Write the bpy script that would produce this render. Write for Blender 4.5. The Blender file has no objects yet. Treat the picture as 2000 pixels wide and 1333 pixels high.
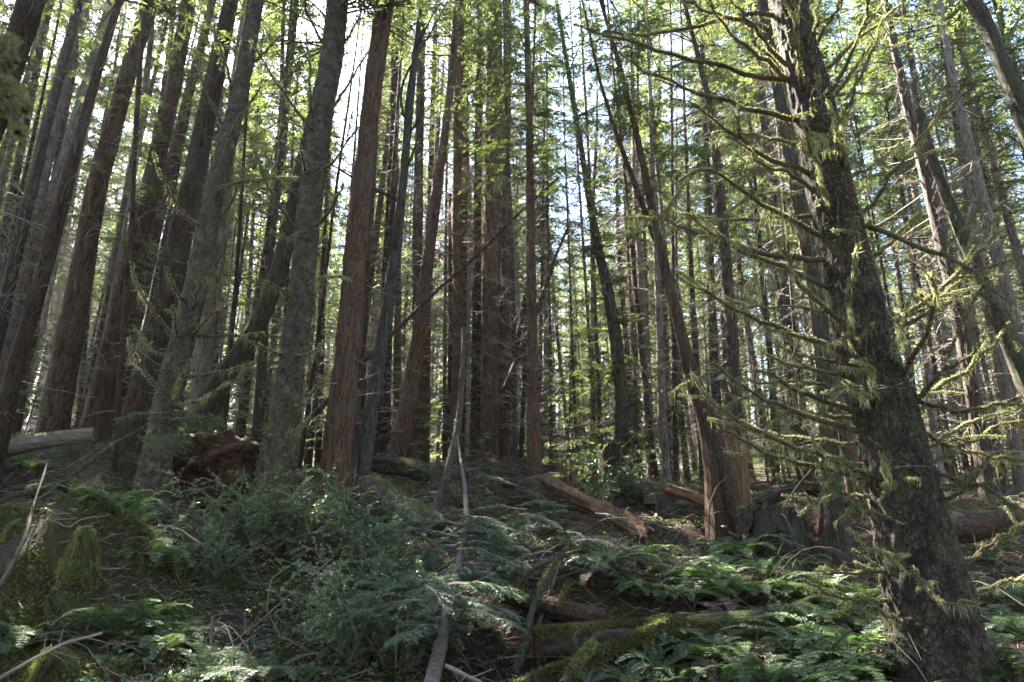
import bpy, math, random
import numpy as np

# ------------------------------------------------------------------ camera, world, sun
F = 1333.33
PITCH = math.radians(17)
CAMZ = 1.6
sc = bpy.context.scene
cam_d = bpy.data.cameras.new("camera")
cam = bpy.data.objects.new("camera", cam_d)
sc.collection.objects.link(cam)
cam.location = (0, 0, CAMZ)
cam.rotation_euler = (math.radians(90) + PITCH, 0, 0)
cam_d.lens = 24.0
cam_d.sensor_width = 36.0
cam_d.clip_start = 0.05
cam_d.clip_end = 2000
cam_d.dof.use_dof = True
cam_d.dof.focus_distance = 11.0
cam_d.dof.aperture_fstop = 3.2
sc.camera = cam

SUN_AZ = math.radians(-38)      # from +Y towards -X (left of the view)
SUN_EL = math.radians(50)
w = bpy.data.worlds.new("World")
sc.world = w
w.use_nodes = True
nt = w.node_tree
nt.nodes.clear()
sky = nt.nodes.new("ShaderNodeTexSky")
sky.sky_type = 'NISHITA'
sky.sun_disc = False
sky.sun_elevation = SUN_EL
sky.sun_rotation = SUN_AZ
sky.air_density = 1.0
sky.dust_density = 1.0
bg = nt.nodes.new("ShaderNodeBackground")
bg.inputs[1].default_value = 0.052
out = nt.nodes.new("ShaderNodeOutputWorld")
nt.links.new(sky.outputs[0], bg.inputs[0])
nt.links.new(bg.outputs[0], out.inputs[0])

sd = bpy.data.lights.new("sun", 'SUN')
sd.energy = 5.0
sd.angle = math.radians(0.5)
sd.color = (1.0, 0.93, 0.82)
so = bpy.data.objects.new("sun", sd)
sc.collection.objects.link(so)
so.location = (-20, 30, 40)
# light travels from the sun towards the scene
from mathutils import Vector
sdir = Vector((math.sin(SUN_AZ) * math.cos(SUN_EL), math.cos(SUN_AZ) * math.cos(SUN_EL), math.sin(SUN_EL)))
so.rotation_euler = sdir.to_track_quat('Z', 'Y').to_euler()

sc.view_settings.view_transform = 'Standard'
sc.view_settings.look = 'None'
sc.view_settings.gamma = 1.0
sc.view_settings.exposure = 4.3
cy = sc.cycles
cy.max_bounces = 7
cy.diffuse_bounces = 4
cy.glossy_bounces = 2
cy.transmission_bounces = 4
cy.transparent_max_bounces = 4
cy.volume_bounces = 1
cy.caustics_reflective = False
cy.caustics_refractive = False
cy.sample_clamp_indirect = 6.0

HAZE = .00025
rng = np.random.default_rng(7)
R = lambda a, b, n=None: rng.uniform(a, b, n)
COL = sc.collection

# ------------------------------------------------------------------ maths helpers
SP, CP = math.sin(PITCH), math.cos(PITCH)


def at(px, py, Y):
    """point on the plane y=Y seen at photo pixel px,py; and the optical depth there"""
    cx = (px - 1000) / F
    cz = (666.5 - py) / F
    dy = CP - cz * SP
    dz = SP + cz * CP
    t = Y / dy
    return np.array([cx * t, Y, CAMZ + dz * t]), t


def proj(p):
    x, y, z = p[0], p[1], p[2] - CAMZ
    d = y * CP + z * SP
    u = -y * SP + z * CP
    return 1000 + F * x / d, 666.5 - F * u / d


def _hash(ix, iy, iz, seed):
    h = (ix.astype(np.int64) * 374761393 + iy.astype(np.int64) * 668265263 + iz.astype(np.int64) * 2246822519 + seed * 3266489917) & 0xffffffff
    h = ((h ^ (h >> 13)) * 1274126177) & 0xffffffff
    h = (h ^ (h >> 16)) & 0xffff
    return h / 65535.0


def vn(x, y, z, seed=0):
    x, y, z = np.broadcast_arrays(np.asarray(x, float), np.asarray(y, float), np.asarray(z, float))
    ix, iy, iz = np.floor(x), np.floor(y), np.floor(z)
    fx, fy, fz = x - ix, y - iy, z - iz
    fx, fy, fz = (t * t * (3 - 2 * t) for t in (fx, fy, fz))
    r = 0
    for a in (0, 1):
        for b in (0, 1):
            for c in (0, 1):
                wgt = (fx if a else 1 - fx) * (fy if b else 1 - fy) * (fz if c else 1 - fz)
                r = r + wgt * _hash(ix + a, iy + b, iz + c, seed)
    return r * 2 - 1


def fbm(x, y, z, seed=0, o=3):
    s, a = 0, 1.0
    for k in range(o):
        s = s + a * vn(x * 2 ** k, y * 2 ** k, z * 2 ** k, seed + k)
        a *= .5
    return s


def nrm(v):
    return v / np.maximum(np.linalg.norm(v, axis=-1, keepdims=True), 1e-9)


def sst(t):
    t = np.clip(t, 0, 1)
    return t * t * (3 - 2 * t)


PY = [-60, 0, 3, 5, 6.5, 8, 10, 13, 16, 20, 30, 55, 95, 140, 310]
PZ = [-1, 0, .05, .25, .5, .93, 1.42, 2.3, 3.2, 3.7, 4.5, 8, 18, 26, 28]
MOUNDS = []


def gh(x, y, fine=True):
    x = np.asarray(x, float)
    y = np.asarray(y, float)
    ys = np.maximum(y, 1)
    u = x / ys
    b = np.interp(y, PY, PZ)
    b = b + .95 * sst((-u - .33) / .3) * np.interp(y, [4, 8, 14, 30], [0, .5, 1, 1])
    b = b - .45 * sst((u - .1) / .2) * np.interp(y, [9, 13, 16, 40], [0, .8, 1, 0])
    for (mx, my, sx, sy, h) in MOUNDS:
        b = b + h * np.exp(-((x - mx) / sx) ** 2 - ((y - my) / sy) ** 2)
    if fine:
        b = b + .13 * vn(x * .8, y * .8, 0, 3) + .1 * vn(x * 2.3, y * 2.3, 0, 4) + .05 * vn(x * 6, y * 6, 0, 5) + .02 * vn(x * 13, y * 13, 0, 6)
    return b


def mound(px, py, Y, sx, sy, h):
    p, _ = at(px, py, Y)
    MOUNDS.append((p[0], Y, sx, sy, h))


mound(150, 1100, 7.6, .9, .9, .45)
mound(60, 1000, 8.8, 1.0, .9, .3)
mound(215, 1120, 7.6, .55, .6, .3)
mound(95, 1130, 7.4, .4, .5, .2)
mound(560, 1080, 9.5, 1.6, 1.0, .35)
mound(800, 1000, 13.0, 1.8, 1.0, .35)
mound(1120, 1180, 8.6, .7, .5, .35)
mound(1000, 1250, 7.0, .5, .5, -.3)
mound(930, 920, 17.0, 2.5, 1.2, .35)
mound(420, 960, 14.0, 1.8, 1.0, .25)

# ------------------------------------------------------------------ mesh helpers


class MB:
    def __init__(s):
        s.v, s.f, s.n = [], [], 0

    def add(s, V, Fc, mi=0):
        V = np.asarray(V, np.float32).reshape(-1, 3)
        Fc = np.asarray(Fc, np.int64)
        if len(V) == 0 or len(Fc) == 0:
            return s
        s.v.append(V)
        s.f.append((Fc + s.n, mi))
        s.n += len(V)
        return s

    def mesh(s, name, mats, smooth=True, origin=(0, 0, 0)):
        me = bpy.data.meshes.new(name)
        V = np.concatenate(s.v) - np.asarray(origin, np.float32)
        me.vertices.add(len(V))
        me.vertices.foreach_set("co", V.astype(np.float32).ravel())
        loops = np.concatenate([f.ravel() for f, _ in s.f])
        tot = np.concatenate([np.full(len(f), f.shape[1]) for f, _ in s.f])
        mi = np.concatenate([np.full(len(f), m) for f, m in s.f])
        st = np.concatenate([[0], np.cumsum(tot)[:-1]])
        me.loops.add(len(loops))
        me.loops.foreach_set("vertex_index", loops.astype(np.int32))
        me.polygons.add(len(tot))
        me.polygons.foreach_set("loop_start", st.astype(np.int32))
        me.polygons.foreach_set("loop_total", tot.astype(np.int32))
        me.polygons.foreach_set("material_index", mi.astype(np.int32))
        me.polygons.foreach_set("use_smooth", np.full(len(tot), bool(smooth)))
        me.update(calc_edges=True)
        for m in (mats if isinstance(mats, (list, tuple)) else [mats]):
            me.materials.append(m)
        return me

    def obj(s, name, mats, parent=None, smooth=True, origin=(0, 0, 0)):
        return link(name, s.mesh(name, mats, smooth, origin), parent)


def link(name, me, parent=None):
    o = bpy.data.objects.new(name, me)
    COL.objects.link(o)
    if parent:
        o.parent = parent
    return o


def tag(o, label=None, cat=None, group=None, kind=None):
    if label: o['label'] = label
    if cat: o['category'] = cat
    if group: o['group'] = group
    if kind: o['kind'] = kind
    return o


def thing(name, label, cat, loc=(0, 0, 0), rot=(0, 0, 0), scale=1, group=None):
    o = link(name, None)
    o.location = loc
    o.rotation_euler = rot
    o.scale = (scale,) * 3 if np.isscalar(scale) else scale
    return tag(o, label, cat, group)


def tubes(P, Rr, S=4, cap=False):
    """P (B,N,3), Rr (B,N)"""
    P = np.asarray(P, float)
    Rr = np.asarray(Rr, float)
    if P.ndim == 2:
        P, Rr = P[None], Rr[None]
    B, N, _ = P.shape
    T = nrm(np.gradient(P, axis=1))
    ref = np.zeros((B, 1, 3))
    vert = np.abs(nrm(P[:, -1] - P[:, 0])[:, 2]) > .8
    ref[:, 0, 2] = ~vert
    ref[:, 0, 0] = vert
    U = nrm(np.cross(T, np.broadcast_to(ref, T.shape)))
    W = np.cross(T, U)
    a = np.arange(S) / S * 2 * math.pi
    V = P[:, :, None] + Rr[:, :, None, None] * (np.cos(a)[None, None, :, None] * U[:, :, None] + np.sin(a)[None, None, :, None] * W[:, :, None])
    V = V.reshape(-1, 3)
    b = np.arange(B)[:, None, None] * N * S
    i = np.arange(N - 1)[None, :, None] * S
    j = np.arange(S)[None, None, :]
    j2 = (j + 1) % S
    Fc = np.stack([b + i + j, b + i + j2, b + i + S + j2, b + i + S + j], -1).reshape(-1, 4)
    return V, Fc


def resample(P, n):
    P = np.asarray(P, float)
    d = np.concatenate([[0], np.cumsum(np.linalg.norm(np.diff(P[:, :3], axis=0), axis=1))])
    t = np.linspace(0, d[-1], n)
    return np.stack([np.interp(t, d, P[:, k]) for k in range(P.shape[1])], 1)


def smooth_path(P, n, it=3):
    Q = resample(P, n)
    for _ in range(it):
        Q[1:-1] = (Q[:-2] + 2 * Q[1:-1] + Q[2:]) / 4
    return Q


def diamonds(p, d, n, L, W, droop=.0):
    """leaf shaped quads: p,d,n (M,3); L,W (M)"""
    d = nrm(d)
    s = nrm(np.cross(d, n))
    L = np.asarray(L)[..., None]
    W = np.asarray(W)[..., None]
    mid = p + d * L * .42
    tip = p + d * L
    if droop:
        tip = tip - np.array([0, 0, 1.]) * L * droop
    V = np.stack([p, mid + s * W * .5, tip, mid - s * W * .5], 1).reshape(-1, 3)
    Fc = np.arange(len(p) * 4).reshape(-1, 4)
    return V, Fc


def tris(p, q, s):
    V = np.stack([p - s, q, p + s], 1).reshape(-1, 3)
    return V, np.arange(len(p) * 3).reshape(-1, 3)


def unit(n):
    v = rng.normal(size=(n, 3))
    return nrm(v)


def interp_poly(P, bi, t):
    """P (B,N,3): position and tangent on polyline bi at t 0..1"""
    N = P.shape[1]
    x = np.clip(t, 0, .9999) * (N - 1)
    i = x.astype(int)
    f = (x - i)[:, None]
    a, b = P[bi, i], P[bi, i + 1]
    return a + (b - a) * f, nrm(b - a)


def sprays(p, d, L, nb, bl, bw, n=None, jit=.25, droop=.1):
    """flat sprays: each has nb blades per side plus a tip. p,d (M,3), L (M)"""
    M = len(p)
    d = nrm(d)
    if n is None:
        n = nrm(np.array([0, 0, 1.]) + rng.normal(0, .28, (M, 3)))
    s = nrm(np.cross(d, n))
    k = np.arange(nb)
    t = (k + .6) / (nb + .3)
    tt = np.tile(t[None, :, None], (M, 1, 2)) + rng.uniform(-.04, .04, (M, nb, 2))
    side = np.array([1., -1.])[None, None, :, None]
    pos = p[:, None, None] + d[:, None, None] * (L[:, None, None] * tt)[..., None]
    pos = pos - np.array([0, 0, 1.]) * ((tt ** 2) * L[:, None, None] * droop)[..., None]
    dr = nrm(d[:, None, None] * .75 + s[:, None, None] * side * .8 + rng.normal(0, jit, (M, nb, 2, 3)))
    bL = bl * (1 - .55 * tt) * rng.uniform(.7, 1.2, tt.shape)
    nn = np.broadcast_to(n[:, None, None], dr.shape) + rng.normal(0, .3, dr.shape)
    V1, F1 = diamonds(pos.reshape(-1, 3), dr.reshape(-1, 3), nn.reshape(-1, 3), bL.ravel(), np.full(bL.size, bw) * rng.uniform(.7, 1.2, bL.size), .12)
    V2, F2 = diamonds(p + d * L[:, None] * .85 - np.array([0, 0, 1.]) * (L * droop)[:, None] * .7, d, n, L * .25, np.full(M, bw), .1)
    return np.concatenate([V1, V2]), np.concatenate([F1, F2 + len(V1)])


# ------------------------------------------------------------------ materials
def mat(name):
    m = bpy.data.materials.new(name)
    m.use_nodes = True
    m.node_tree.nodes.clear()
    return m, m.node_tree


def N(t, typ, **kw):
    n = t.nodes.new(typ)
    for k, v in kw.items():
        if k == 'i':
            for kk, vv in v.items():
                n.inputs[kk].default_value = vv
        else:
            setattr(n, k, v)
    return n


def ramp(t, fac, stops):
    r = N(t, "ShaderNodeValToRGB")
    e = r.color_ramp.elements
    while len(e) < len(stops):
        e.new(.5)
    for i, (p, c) in enumerate(stops):
        e[i].position = p
        e[i].color = (*c, 1) if not np.isscalar(c) else (c, c, c, 1)
    t.links.new(fac, r.inputs[0])
    return r


def noise_n(t, vec, scale, detail=4, rough=.6, dist=0):
    n = N(t, "ShaderNodeTexNoise", i={"Scale": scale, "Detail": detail, "Roughness": rough, "Distortion": dist})
    t.links.new(vec, n.inputs["Vector"])
    return n


def mapping(t, vec, scale):
    m = N(t, "ShaderNodeMapping")
    m.inputs["Scale"].default_value = scale
    t.links.new(vec, m.inputs["Vector"])
    return m.outputs[0]


def mixc(t, fac, a, b):
    m = N(t, "ShaderNodeMix", data_type='RGBA')
    for s, v in ((0, fac), (6, a), (7, b)):
        if isinstance(v, bpy.types.NodeSocket):
            t.links.new(v, m.inputs[s])
        elif np.isscalar(v):
            m.inputs[s].default_value = v
        else:
            m.inputs[s].default_value = (*v, 1)
    return m.outputs[2]


def finish(t, color, rough=.85, bump=None, bstr=.6, bdist=.02, spec=.3):
    b = N(t, "ShaderNodeBsdfPrincipled")
    b.inputs["Roughness"].default_value = rough
    b.inputs["Specular IOR Level"].default_value = spec
    t.links.new(color, b.inputs["Base Color"])
    if bump is not None:
        bn = N(t, "ShaderNodeBump", i={"Strength": bstr, "Distance": bdist})
        t.links.new(bump, bn.inputs["Height"])
        t.links.new(bn.outputs[0], b.inputs["Normal"])
    o = N(t, "ShaderNodeOutputMaterial")
    t.links.new(b.outputs[0], o.inputs[0])
    return b


def bark_fibrous(name, dark, light, moss=.0, mosscol=(.07, .085, .03), scale=1.0, grey=(.115, .1, .085)):
    """stringy vertical bark (redwood)"""
    m, t = mat(name)
    tc = N(t, "ShaderNodeTexCoord").outputs["Object"]
    v = mapping(t, tc, (20 * scale, 20 * scale, 3.6 * scale))
    n1 = noise_n(t, v, 1, 6, .7, 1.1)
    v2 = mapping(t, tc, (60 * scale, 60 * scale, 9 * scale))
    n2 = noise_n(t, v2, 1, 3, .6)
    n3 = noise_n(t, tc, 1.3, 4)
    h = N(t, "ShaderNodeMath", operation='MULTIPLY_ADD', i={1: .35})
    t.links.new(n2.outputs[0], h.inputs[0])
    t.links.new(n1.outputs[0], h.inputs[2])
    c = ramp(t, h.outputs[0], [(.52, tuple(x * .3 for x in dark)), (.64, dark), (.85, light)]).outputs[0]
    g = ramp(t, n3.outputs[0], [(.5, 0.), (.75, .55)]).outputs[0]
    c = mixc(t, g, c, grey)
    if moss > 0:
        n4 = noise_n(t, tc, 2.2, 6, .7)
        mm = ramp(t, n4.outputs[0], [(.62 - .22 * moss, 0.), (.72 - .2 * moss, .85)]).outputs[0]
        c = mixc(t, mm, c, mosscol)
    finish(t, c, .9, h.outputs[0], 1.0, .06)
    return m


def bark_scaly(name, dark, light, moss=.3, mosscol=(.085, .1, .04), scale=1.0):
    """flaky plates with dark cracks (spruce)"""
    m, t = mat(name)
    tc = N(t, "ShaderNodeTexCoord").outputs["Object"]
    nz = noise_n(t, tc, 7 * scale, 4, .7)
    v = mapping(t, tc, (22 * scale, 22 * scale, 12 * scale))
    addv = N(t, "ShaderNodeVectorMath", operation='MULTIPLY_ADD')
    t.links.new(nz.outputs["Color"], addv.inputs[0])
    addv.inputs[1].default_value = (2.2, 2.2, 2.2)
    t.links.new(v, addv.inputs[2])
    vo = N(t, "ShaderNodeTexVoronoi", feature='F1', i={"Scale": 1.0, "Randomness": 1.0})
    ve = N(t, "ShaderNodeTexVoronoi", feature='DISTANCE_TO_EDGE', i={"Scale": 1.0, "Randomness": 1.0})
    t.links.new(addv.outputs[0], vo.inputs["Vector"])
    t.links.new(addv.outputs[0], ve.inputs["Vector"])
    n2 = noise_n(t, tc, 45 * scale, 5, .7)
    crack = ramp(t, ve.outputs["Distance"], [(.0, .35), (.1, 1.)]).outputs[0]
    h = N(t, "ShaderNodeMath", operation='MULTIPLY_ADD', i={1: .5})
    t.links.new(n2.outputs[0], h.inputs[0])
    t.links.new(crack, h.inputs[2])
    n5 = noise_n(t, tc, 5 * scale, 7, .8)
    c = ramp(t, n5.outputs[0], [(.33, tuple(x * .5 for x in dark)), (.48, dark), (.66, light)]).outputs[0]
    cell = ramp(t, vo.outputs["Color"], [(0.0, .7), (1.0, 1.25)]).outputs[0]
    mm2 = N(t, "ShaderNodeMix", data_type='RGBA', blend_type='MULTIPLY')
    mm2.inputs[0].default_value = .8
    t.links.new(c, mm2.inputs[6])
    t.links.new(cell, mm2.inputs[7])
    c = mixc(t, crack, tuple(x * .25 for x in dark), mm2.outputs[2])
    n4 = noise_n(t, tc, 3.0, 7, .75)
    mm = ramp(t, n4.outputs[0], [(.6 - .25 * moss, 0.), (.7 - .2 * moss, .9)]).outputs[0]
    c = mixc(t, mm, c, mosscol)
    finish(t, c, .88, h.outputs[0], 1.0, .03)
    return m


def leafmat(name, a, b, c=None, trans=.4, rough=.45, tcol=None, spec=.4, mott=None):
    """a,b: colours varied leaf by leaf; trans: share of light let through"""
    m, t = mat(name)
    g = N(t, "ShaderNodeNewGeometry").outputs["Random Per Island"]
    stops = [(0., a), (1., b)] if c is None else [(0., a), (.85, b), (1., c)]
    col = ramp(t, g, stops).outputs[0]
    oi = N(t, "ShaderNodeObjectInfo").outputs["Random"]
    vr = N(t, "ShaderNodeMapRange", i={3: .75, 4: 1.25})
    t.links.new(oi, vr.inputs[0])
    if mott:
        nn = noise_n(t, N(t, "ShaderNodeNewGeometry").outputs["Position"], mott, 4, .7)
        col = mixc(t, ramp(t, nn.outputs[0], [(.45, 0.), (.62, .6)]).outputs[0], col, (.07, .05, .03))
    hs = N(t, "ShaderNodeHueSaturation")
    t.links.new(vr.outputs[0], hs.inputs["Value"])
    t.links.new(col, hs.inputs["Color"])
    col = hs.outputs[0]
    b1 = N(t, "ShaderNodeBsdfPrincipled", i={"Roughness": rough, "Specular IOR Level": spec})
    t.links.new(col, b1.inputs["Base Color"])
    tr = N(t, "ShaderNodeBsdfTranslucent")
    tm = N(t, "ShaderNodeMix", data_type='RGBA', blend_type='MULTIPLY')
    tm.inputs[0].default_value = 1
    t.links.new(col, tm.inputs[6])
    tm.inputs[7].default_value = (*(tcol or (1.9, 1.7, .8)), 1)
    t.links.new(tm.outputs[2], tr.inputs[0])
    mx = N(t, "ShaderNodeMixShader", i={0: trans})
    t.links.new(b1.outputs[0], mx.inputs[1])
    t.links.new(tr.outputs[0], mx.inputs[2])
    o = N(t, "ShaderNodeOutputMaterial")
    t.links.new(mx.outputs[0], o.inputs[0])
    return m


def simple(name, a, b, scale=8, rough=.85, stretch=(1, 1, 1), bstr=.5, bdist=.02, extra=None):
    m, t = mat(name)
    tc = N(t, "ShaderNodeTexCoord").outputs["Object"]
    v = mapping(t, tc, stretch)
    n1 = noise_n(t, v, scale, 6, .65)
    c = ramp(t, n1.outputs[0], [(.35, a), (.68, b)]).outputs[0]
    if extra:
        n2 = noise_n(t, tc, extra[1], 5, .7)
        f = ramp(t, n2.outputs[0], [(extra[2], 0.), (extra[2] + .1, 1.)]).outputs[0]
        c = mixc(t, f, c, extra[0])
    finish(t, c, rough, n1.outputs[0], bstr, bdist)
    return m


M = {}
M['redwood'] = bark_fibrous("redwood bark", (.06, .031, .019), (.15, .085, .052))
M['redwood_red'] = bark_fibrous("reddish bark", (.09, .048, .03), (.2, .12, .077), grey=(.15, .13, .11))
M['redwood_dark'] = bark_fibrous("dark stringy bark", (.04, .022, .014), (.105, .063, .04), .15)
M['snag'] = bark_fibrous("weathered snag wood", (.12, .085, .06), (.27, .2, .145), .1, scale=.7, grey=(.3, .26, .2))
M['mossy'] = bark_fibrous("mossy bark", (.042, .033, .025), (.115, .095, .075), .6, (.065, .08, .028))
M['grey_mossy'] = bark_fibrous("grey green lichen bark", (.05, .047, .038), (.12, .112, .092), .45, (.065, .075, .035))
M['spruce'] = bark_scaly("scaly spruce bark", (.088, .068, .052), (.205, .165, .13), .42, (.085, .092, .038))
M['spruce_big'] = bark_scaly("dark scaly spruce bark", (.05, .036, .03), (.135, .1, .083), .28, (.075, .083, .034), 1.25)
M['far'] = bark_fibrous("conifer bark", (.055, .038, .03), (.13, .095, .078), .1, scale=.8)
M['far_pale'] = bark_fibrous("pale conifer bark", (.17, .13, .11), (.34, .28, .245), .1, scale=.8)  # paler bark copy; brightness of the sunlit trunks is put into this colour
M['twig'] = simple("dead twig wood", (.1, .075, .058), (.27, .22, .18), 3)
M['twig_dark'] = simple("dark twig wood", (.05, .035, .028), (.12, .09, .07), 3)
M['pole'] = simple("thin grey brown bark", (.055, .042, .036), (.15, .12, .105), 5, stretch=(4, 4, 1.2))
M['rot'] = simple("rotten orange wood", (.07, .036, .021), (.24, .135, .075), 3, stretch=(6, 6, 1), bstr=1, bdist=.05)
M['rot_dark'] = simple("rotten dark red wood", (.022, .012, .008), (.11, .055, .036), 6, stretch=(3, 3, 3), bstr=1, bdist=.06)
M['oldlog'] = simple("old log wood", (.02, .016, .013), (.085, .065, .052), 9, stretch=(1, 1, 1), bstr=1, bdist=.04, extra=((.09, .11, .04), 2.2, .52))
M['greylog'] = simple("weathered grey log wood", (.1, .085, .07), (.26, .23, .2), 3, stretch=(1, 8, 8), bstr=1, bdist=.03, extra=((.1, .11, .05), 1.6, .58))
M['mossbase'] = simple("moss covered soil", (.02, .018, .01), (.07, .075, .028), 7, bstr=1, bdist=.05)
M['rootwood'] = simple("ragged red root wood", (.03, .014, .009), (.17, .085, .05), 3, stretch=(1.5, 1.5, 7), bstr=1, bdist=.08)
M['stumpwood'] = simple("bleached hollow stump wood", (.02, .018, .014), (.09, .08, .064), 3, stretch=(5, 5, 1), bstr=1, bdist=.05, extra=((.05, .065, .025), 2.5, .55))
M['fungus'] = simple("ochre shelf fungus", (.35, .2, .05), (.6, .42, .15), 12)
M['leaf'] = leafmat("conifer needles", (.042, .064, .03), (.085, .11, .05), (.125, .145, .07), .5, tcol=(1.6, 1.55, .9))
M['leaf_bright'] = leafmat("sunlit conifer needles", (.05, .085, .028), (.1, .14, .05), (.15, .18, .07), .5, tcol=(1.6, 1.5, .85))  # lighter, yellower copy of the needles; sunlight is put into the colour
M['hemlock'] = leafmat("hemlock needles", (.03, .065, .04), (.055, .105, .065), (.1, .15, .08), .3, tcol=(1.5, 1.6, .9))
M['shrubleaf'] = leafmat("small glossy shrub leaves", (.07, .11, .06), (.125, .18, .098), (.19, .24, .14), .32, .35, tcol=(1.6, 1.6, .7), spec=.6)
M['fern'] = leafmat("sword fern fronds", (.045, .08, .038), (.08, .13, .055), (.13, .17, .075), .35, .5, tcol=(1.6, 1.7, .8), spec=.35)
M['moss'] = leafmat("hanging moss", (.15, .158, .085), (.26, .265, .15), (.36, .35, .23), .42, .9, tcol=(1.3, 1.3, .9), spec=.1)
M['moss_green'] = leafmat("green cushion moss", (.095, .105, .04), (.175, .19, .075), (.27, .27, .13), .3, .9, tcol=(1.4, 1.4, .7), spec=.1, mott=3.5)
M['litter'] = leafmat("dead needles and bark flakes", (.045, .027, .02), (.12, .078, .06), (.26, .2, .16), .05, .8, tcol=(1, .8, .6), spec=.2)


def ground_mat():
    m, t = mat("forest floor soil and moss")
    tc = N(t, "ShaderNodeTexCoord").outputs["Object"]
    n1 = noise_n(t, tc, 14, 8, .75)
    n2 = noise_n(t, tc, 1.1, 5, .65)
    n3 = noise_n(t, tc, 60, 3, .7)
    c = ramp(t, n1.outputs[0], [(.3, (.018, .011, .008)), (.52, (.055, .035, .026)), (.75, (.13, .088, .068))]).outputs[0]
    g = ramp(t, n3.outputs[0], [(.3, (.03, .04, .01)), (.7, (.1, .115, .03))]).outputs[0]
    f = ramp(t, n2.outputs[0], [(.52, 0.), (.62, .8)]).outputs[0]
    sx_ = N(t, "ShaderNodeSeparateXYZ")
    t.links.new(tc, sx_.inputs[0])
    mr = N(t, "ShaderNodeMapRange", i={1: -1.9, 2: -3.6, 3: 0., 4: .32})
    t.links.new(sx_.outputs[0], mr.inputs[0])
    ad = N(t, "ShaderNodeMath", operation='ADD', use_clamp=True)
    t.links.new(f, ad.inputs[0])
    mr2 = N(t, "ShaderNodeMath", operation='MULTIPLY')
    rr_ = ramp(t, n2.outputs[0], [(.4, 0.), (.5, 1.)]).outputs[0]
    t.links.new(mr.outputs[0], mr2.inputs[0])
    t.links.new(rr_, mr2.inputs[1])
    t.links.new(mr2.outputs[0], ad.inputs[1])
    c = mixc(t, ad.outputs[0], c, g)
    finish(t, c, .95, n1.outputs[0], 1.0, .06, .15)
    return m


M['ground'] = ground_mat()

# ------------------------------------------------------------------ ground


def axis(lo, hi, fine_lo, fine_hi, step):
    a = list(np.arange(fine_lo, fine_hi, step))
    s, x = step, fine_hi
    while x < hi:
        a.append(x)
        s *= 1.12
        x += s
    a.append(hi)
    s, x = step, fine_lo
    pre = []
    while x > lo:
        s *= 1.12
        x -= s
        pre.append(max(x, lo))
    return np.array(pre[::-1] + a)


gx = axis(-260, 260, -11, 11, .055)
gy = axis(-40, 300, 4.5, 16, .055)
X, Y_ = np.meshgrid(gx, gy)
Z = gh(X, Y_)
V = np.stack([X, Y_, Z], -1).reshape(-1, 3)
nx, ny = len(gx), len(gy)
i = np.arange(nx - 1)[None, :] + np.arange(ny - 1)[:, None] * nx
Fc = np.stack([i, i + 1, i + 1 + nx, i + nx], -1).reshape(-1, 4)
tag(MB().add(V, Fc).obj("ground", M['ground']), "brown needle and moss covered forest floor rising to a low crest", "ground", kind="structure")

# ------------------------------------------------------------------ trunks


def trunk_mesh(P, Rr, S, bark, seed, mb=None, mi=0, flare=0., ground_z=None):
    """displaced, tapering trunk along P (N,3)"""
    T = nrm(np.gradient(P, axis=0))
    U = nrm(np.cross(T, np.array([0, 1., 0])))
    W = np.cross(T, U)
    a = np.arange(S) / S * 2 * math.pi
    s = np.concatenate([[0], np.cumsum(np.linalg.norm(np.diff(P, axis=0), axis=1))])
    ca, sa = np.cos(a), np.sin(a)
    rr = Rr[:, None]
    if bark == 'fib':
        d = .13 * fbm(ca[None] * 3.2, sa[None] * 3.2, s[:, None] * .7, seed, 3) + .05 * fbm(ca[None] * 9, sa[None] * 9, s[:, None] * 2.5, seed + 9, 2)
    else:
        d = .06 * fbm(ca[None] * 2, sa[None] * 2, s[:, None] * 1.3, seed, 2) + .07 * fbm(ca[None] * 7, sa[None] * 7, s[:, None] * 9, seed + 9, 2)
    r = rr * (1 + d)
    if flare:
        hgt = np.maximum(P[:, 2] - ground_z, 0)[:, None]
        lob = .55 + .45 * np.cos(a * 5 + seed)[None]
        r = r * (1 + flare * np.exp(-hgt / .45) * lob)
    V = P[:, None] + r[..., None] * (ca[None, :, None] * U[:, None] + sa[None, :, None] * W[:, None])
    n = len(P)
    i = np.arange(n - 1)[:, None] * S
    j = np.arange(S)[None]
    j2 = (j + 1) % S
    Fq = np.stack([i + j, i + j2, i + S + j2, i + S + j], -1).reshape(-1, 4)
    mb = mb or MB()
    mb.add(V.reshape(-1, 3), Fq, mi)
    top = np.concatenate([V[-1], P[-1:]])
    mb.add(top, np.stack([np.arange(S), (np.arange(S) + 1) % S, np.full(S, S)], 1), mi)
    return mb


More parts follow.
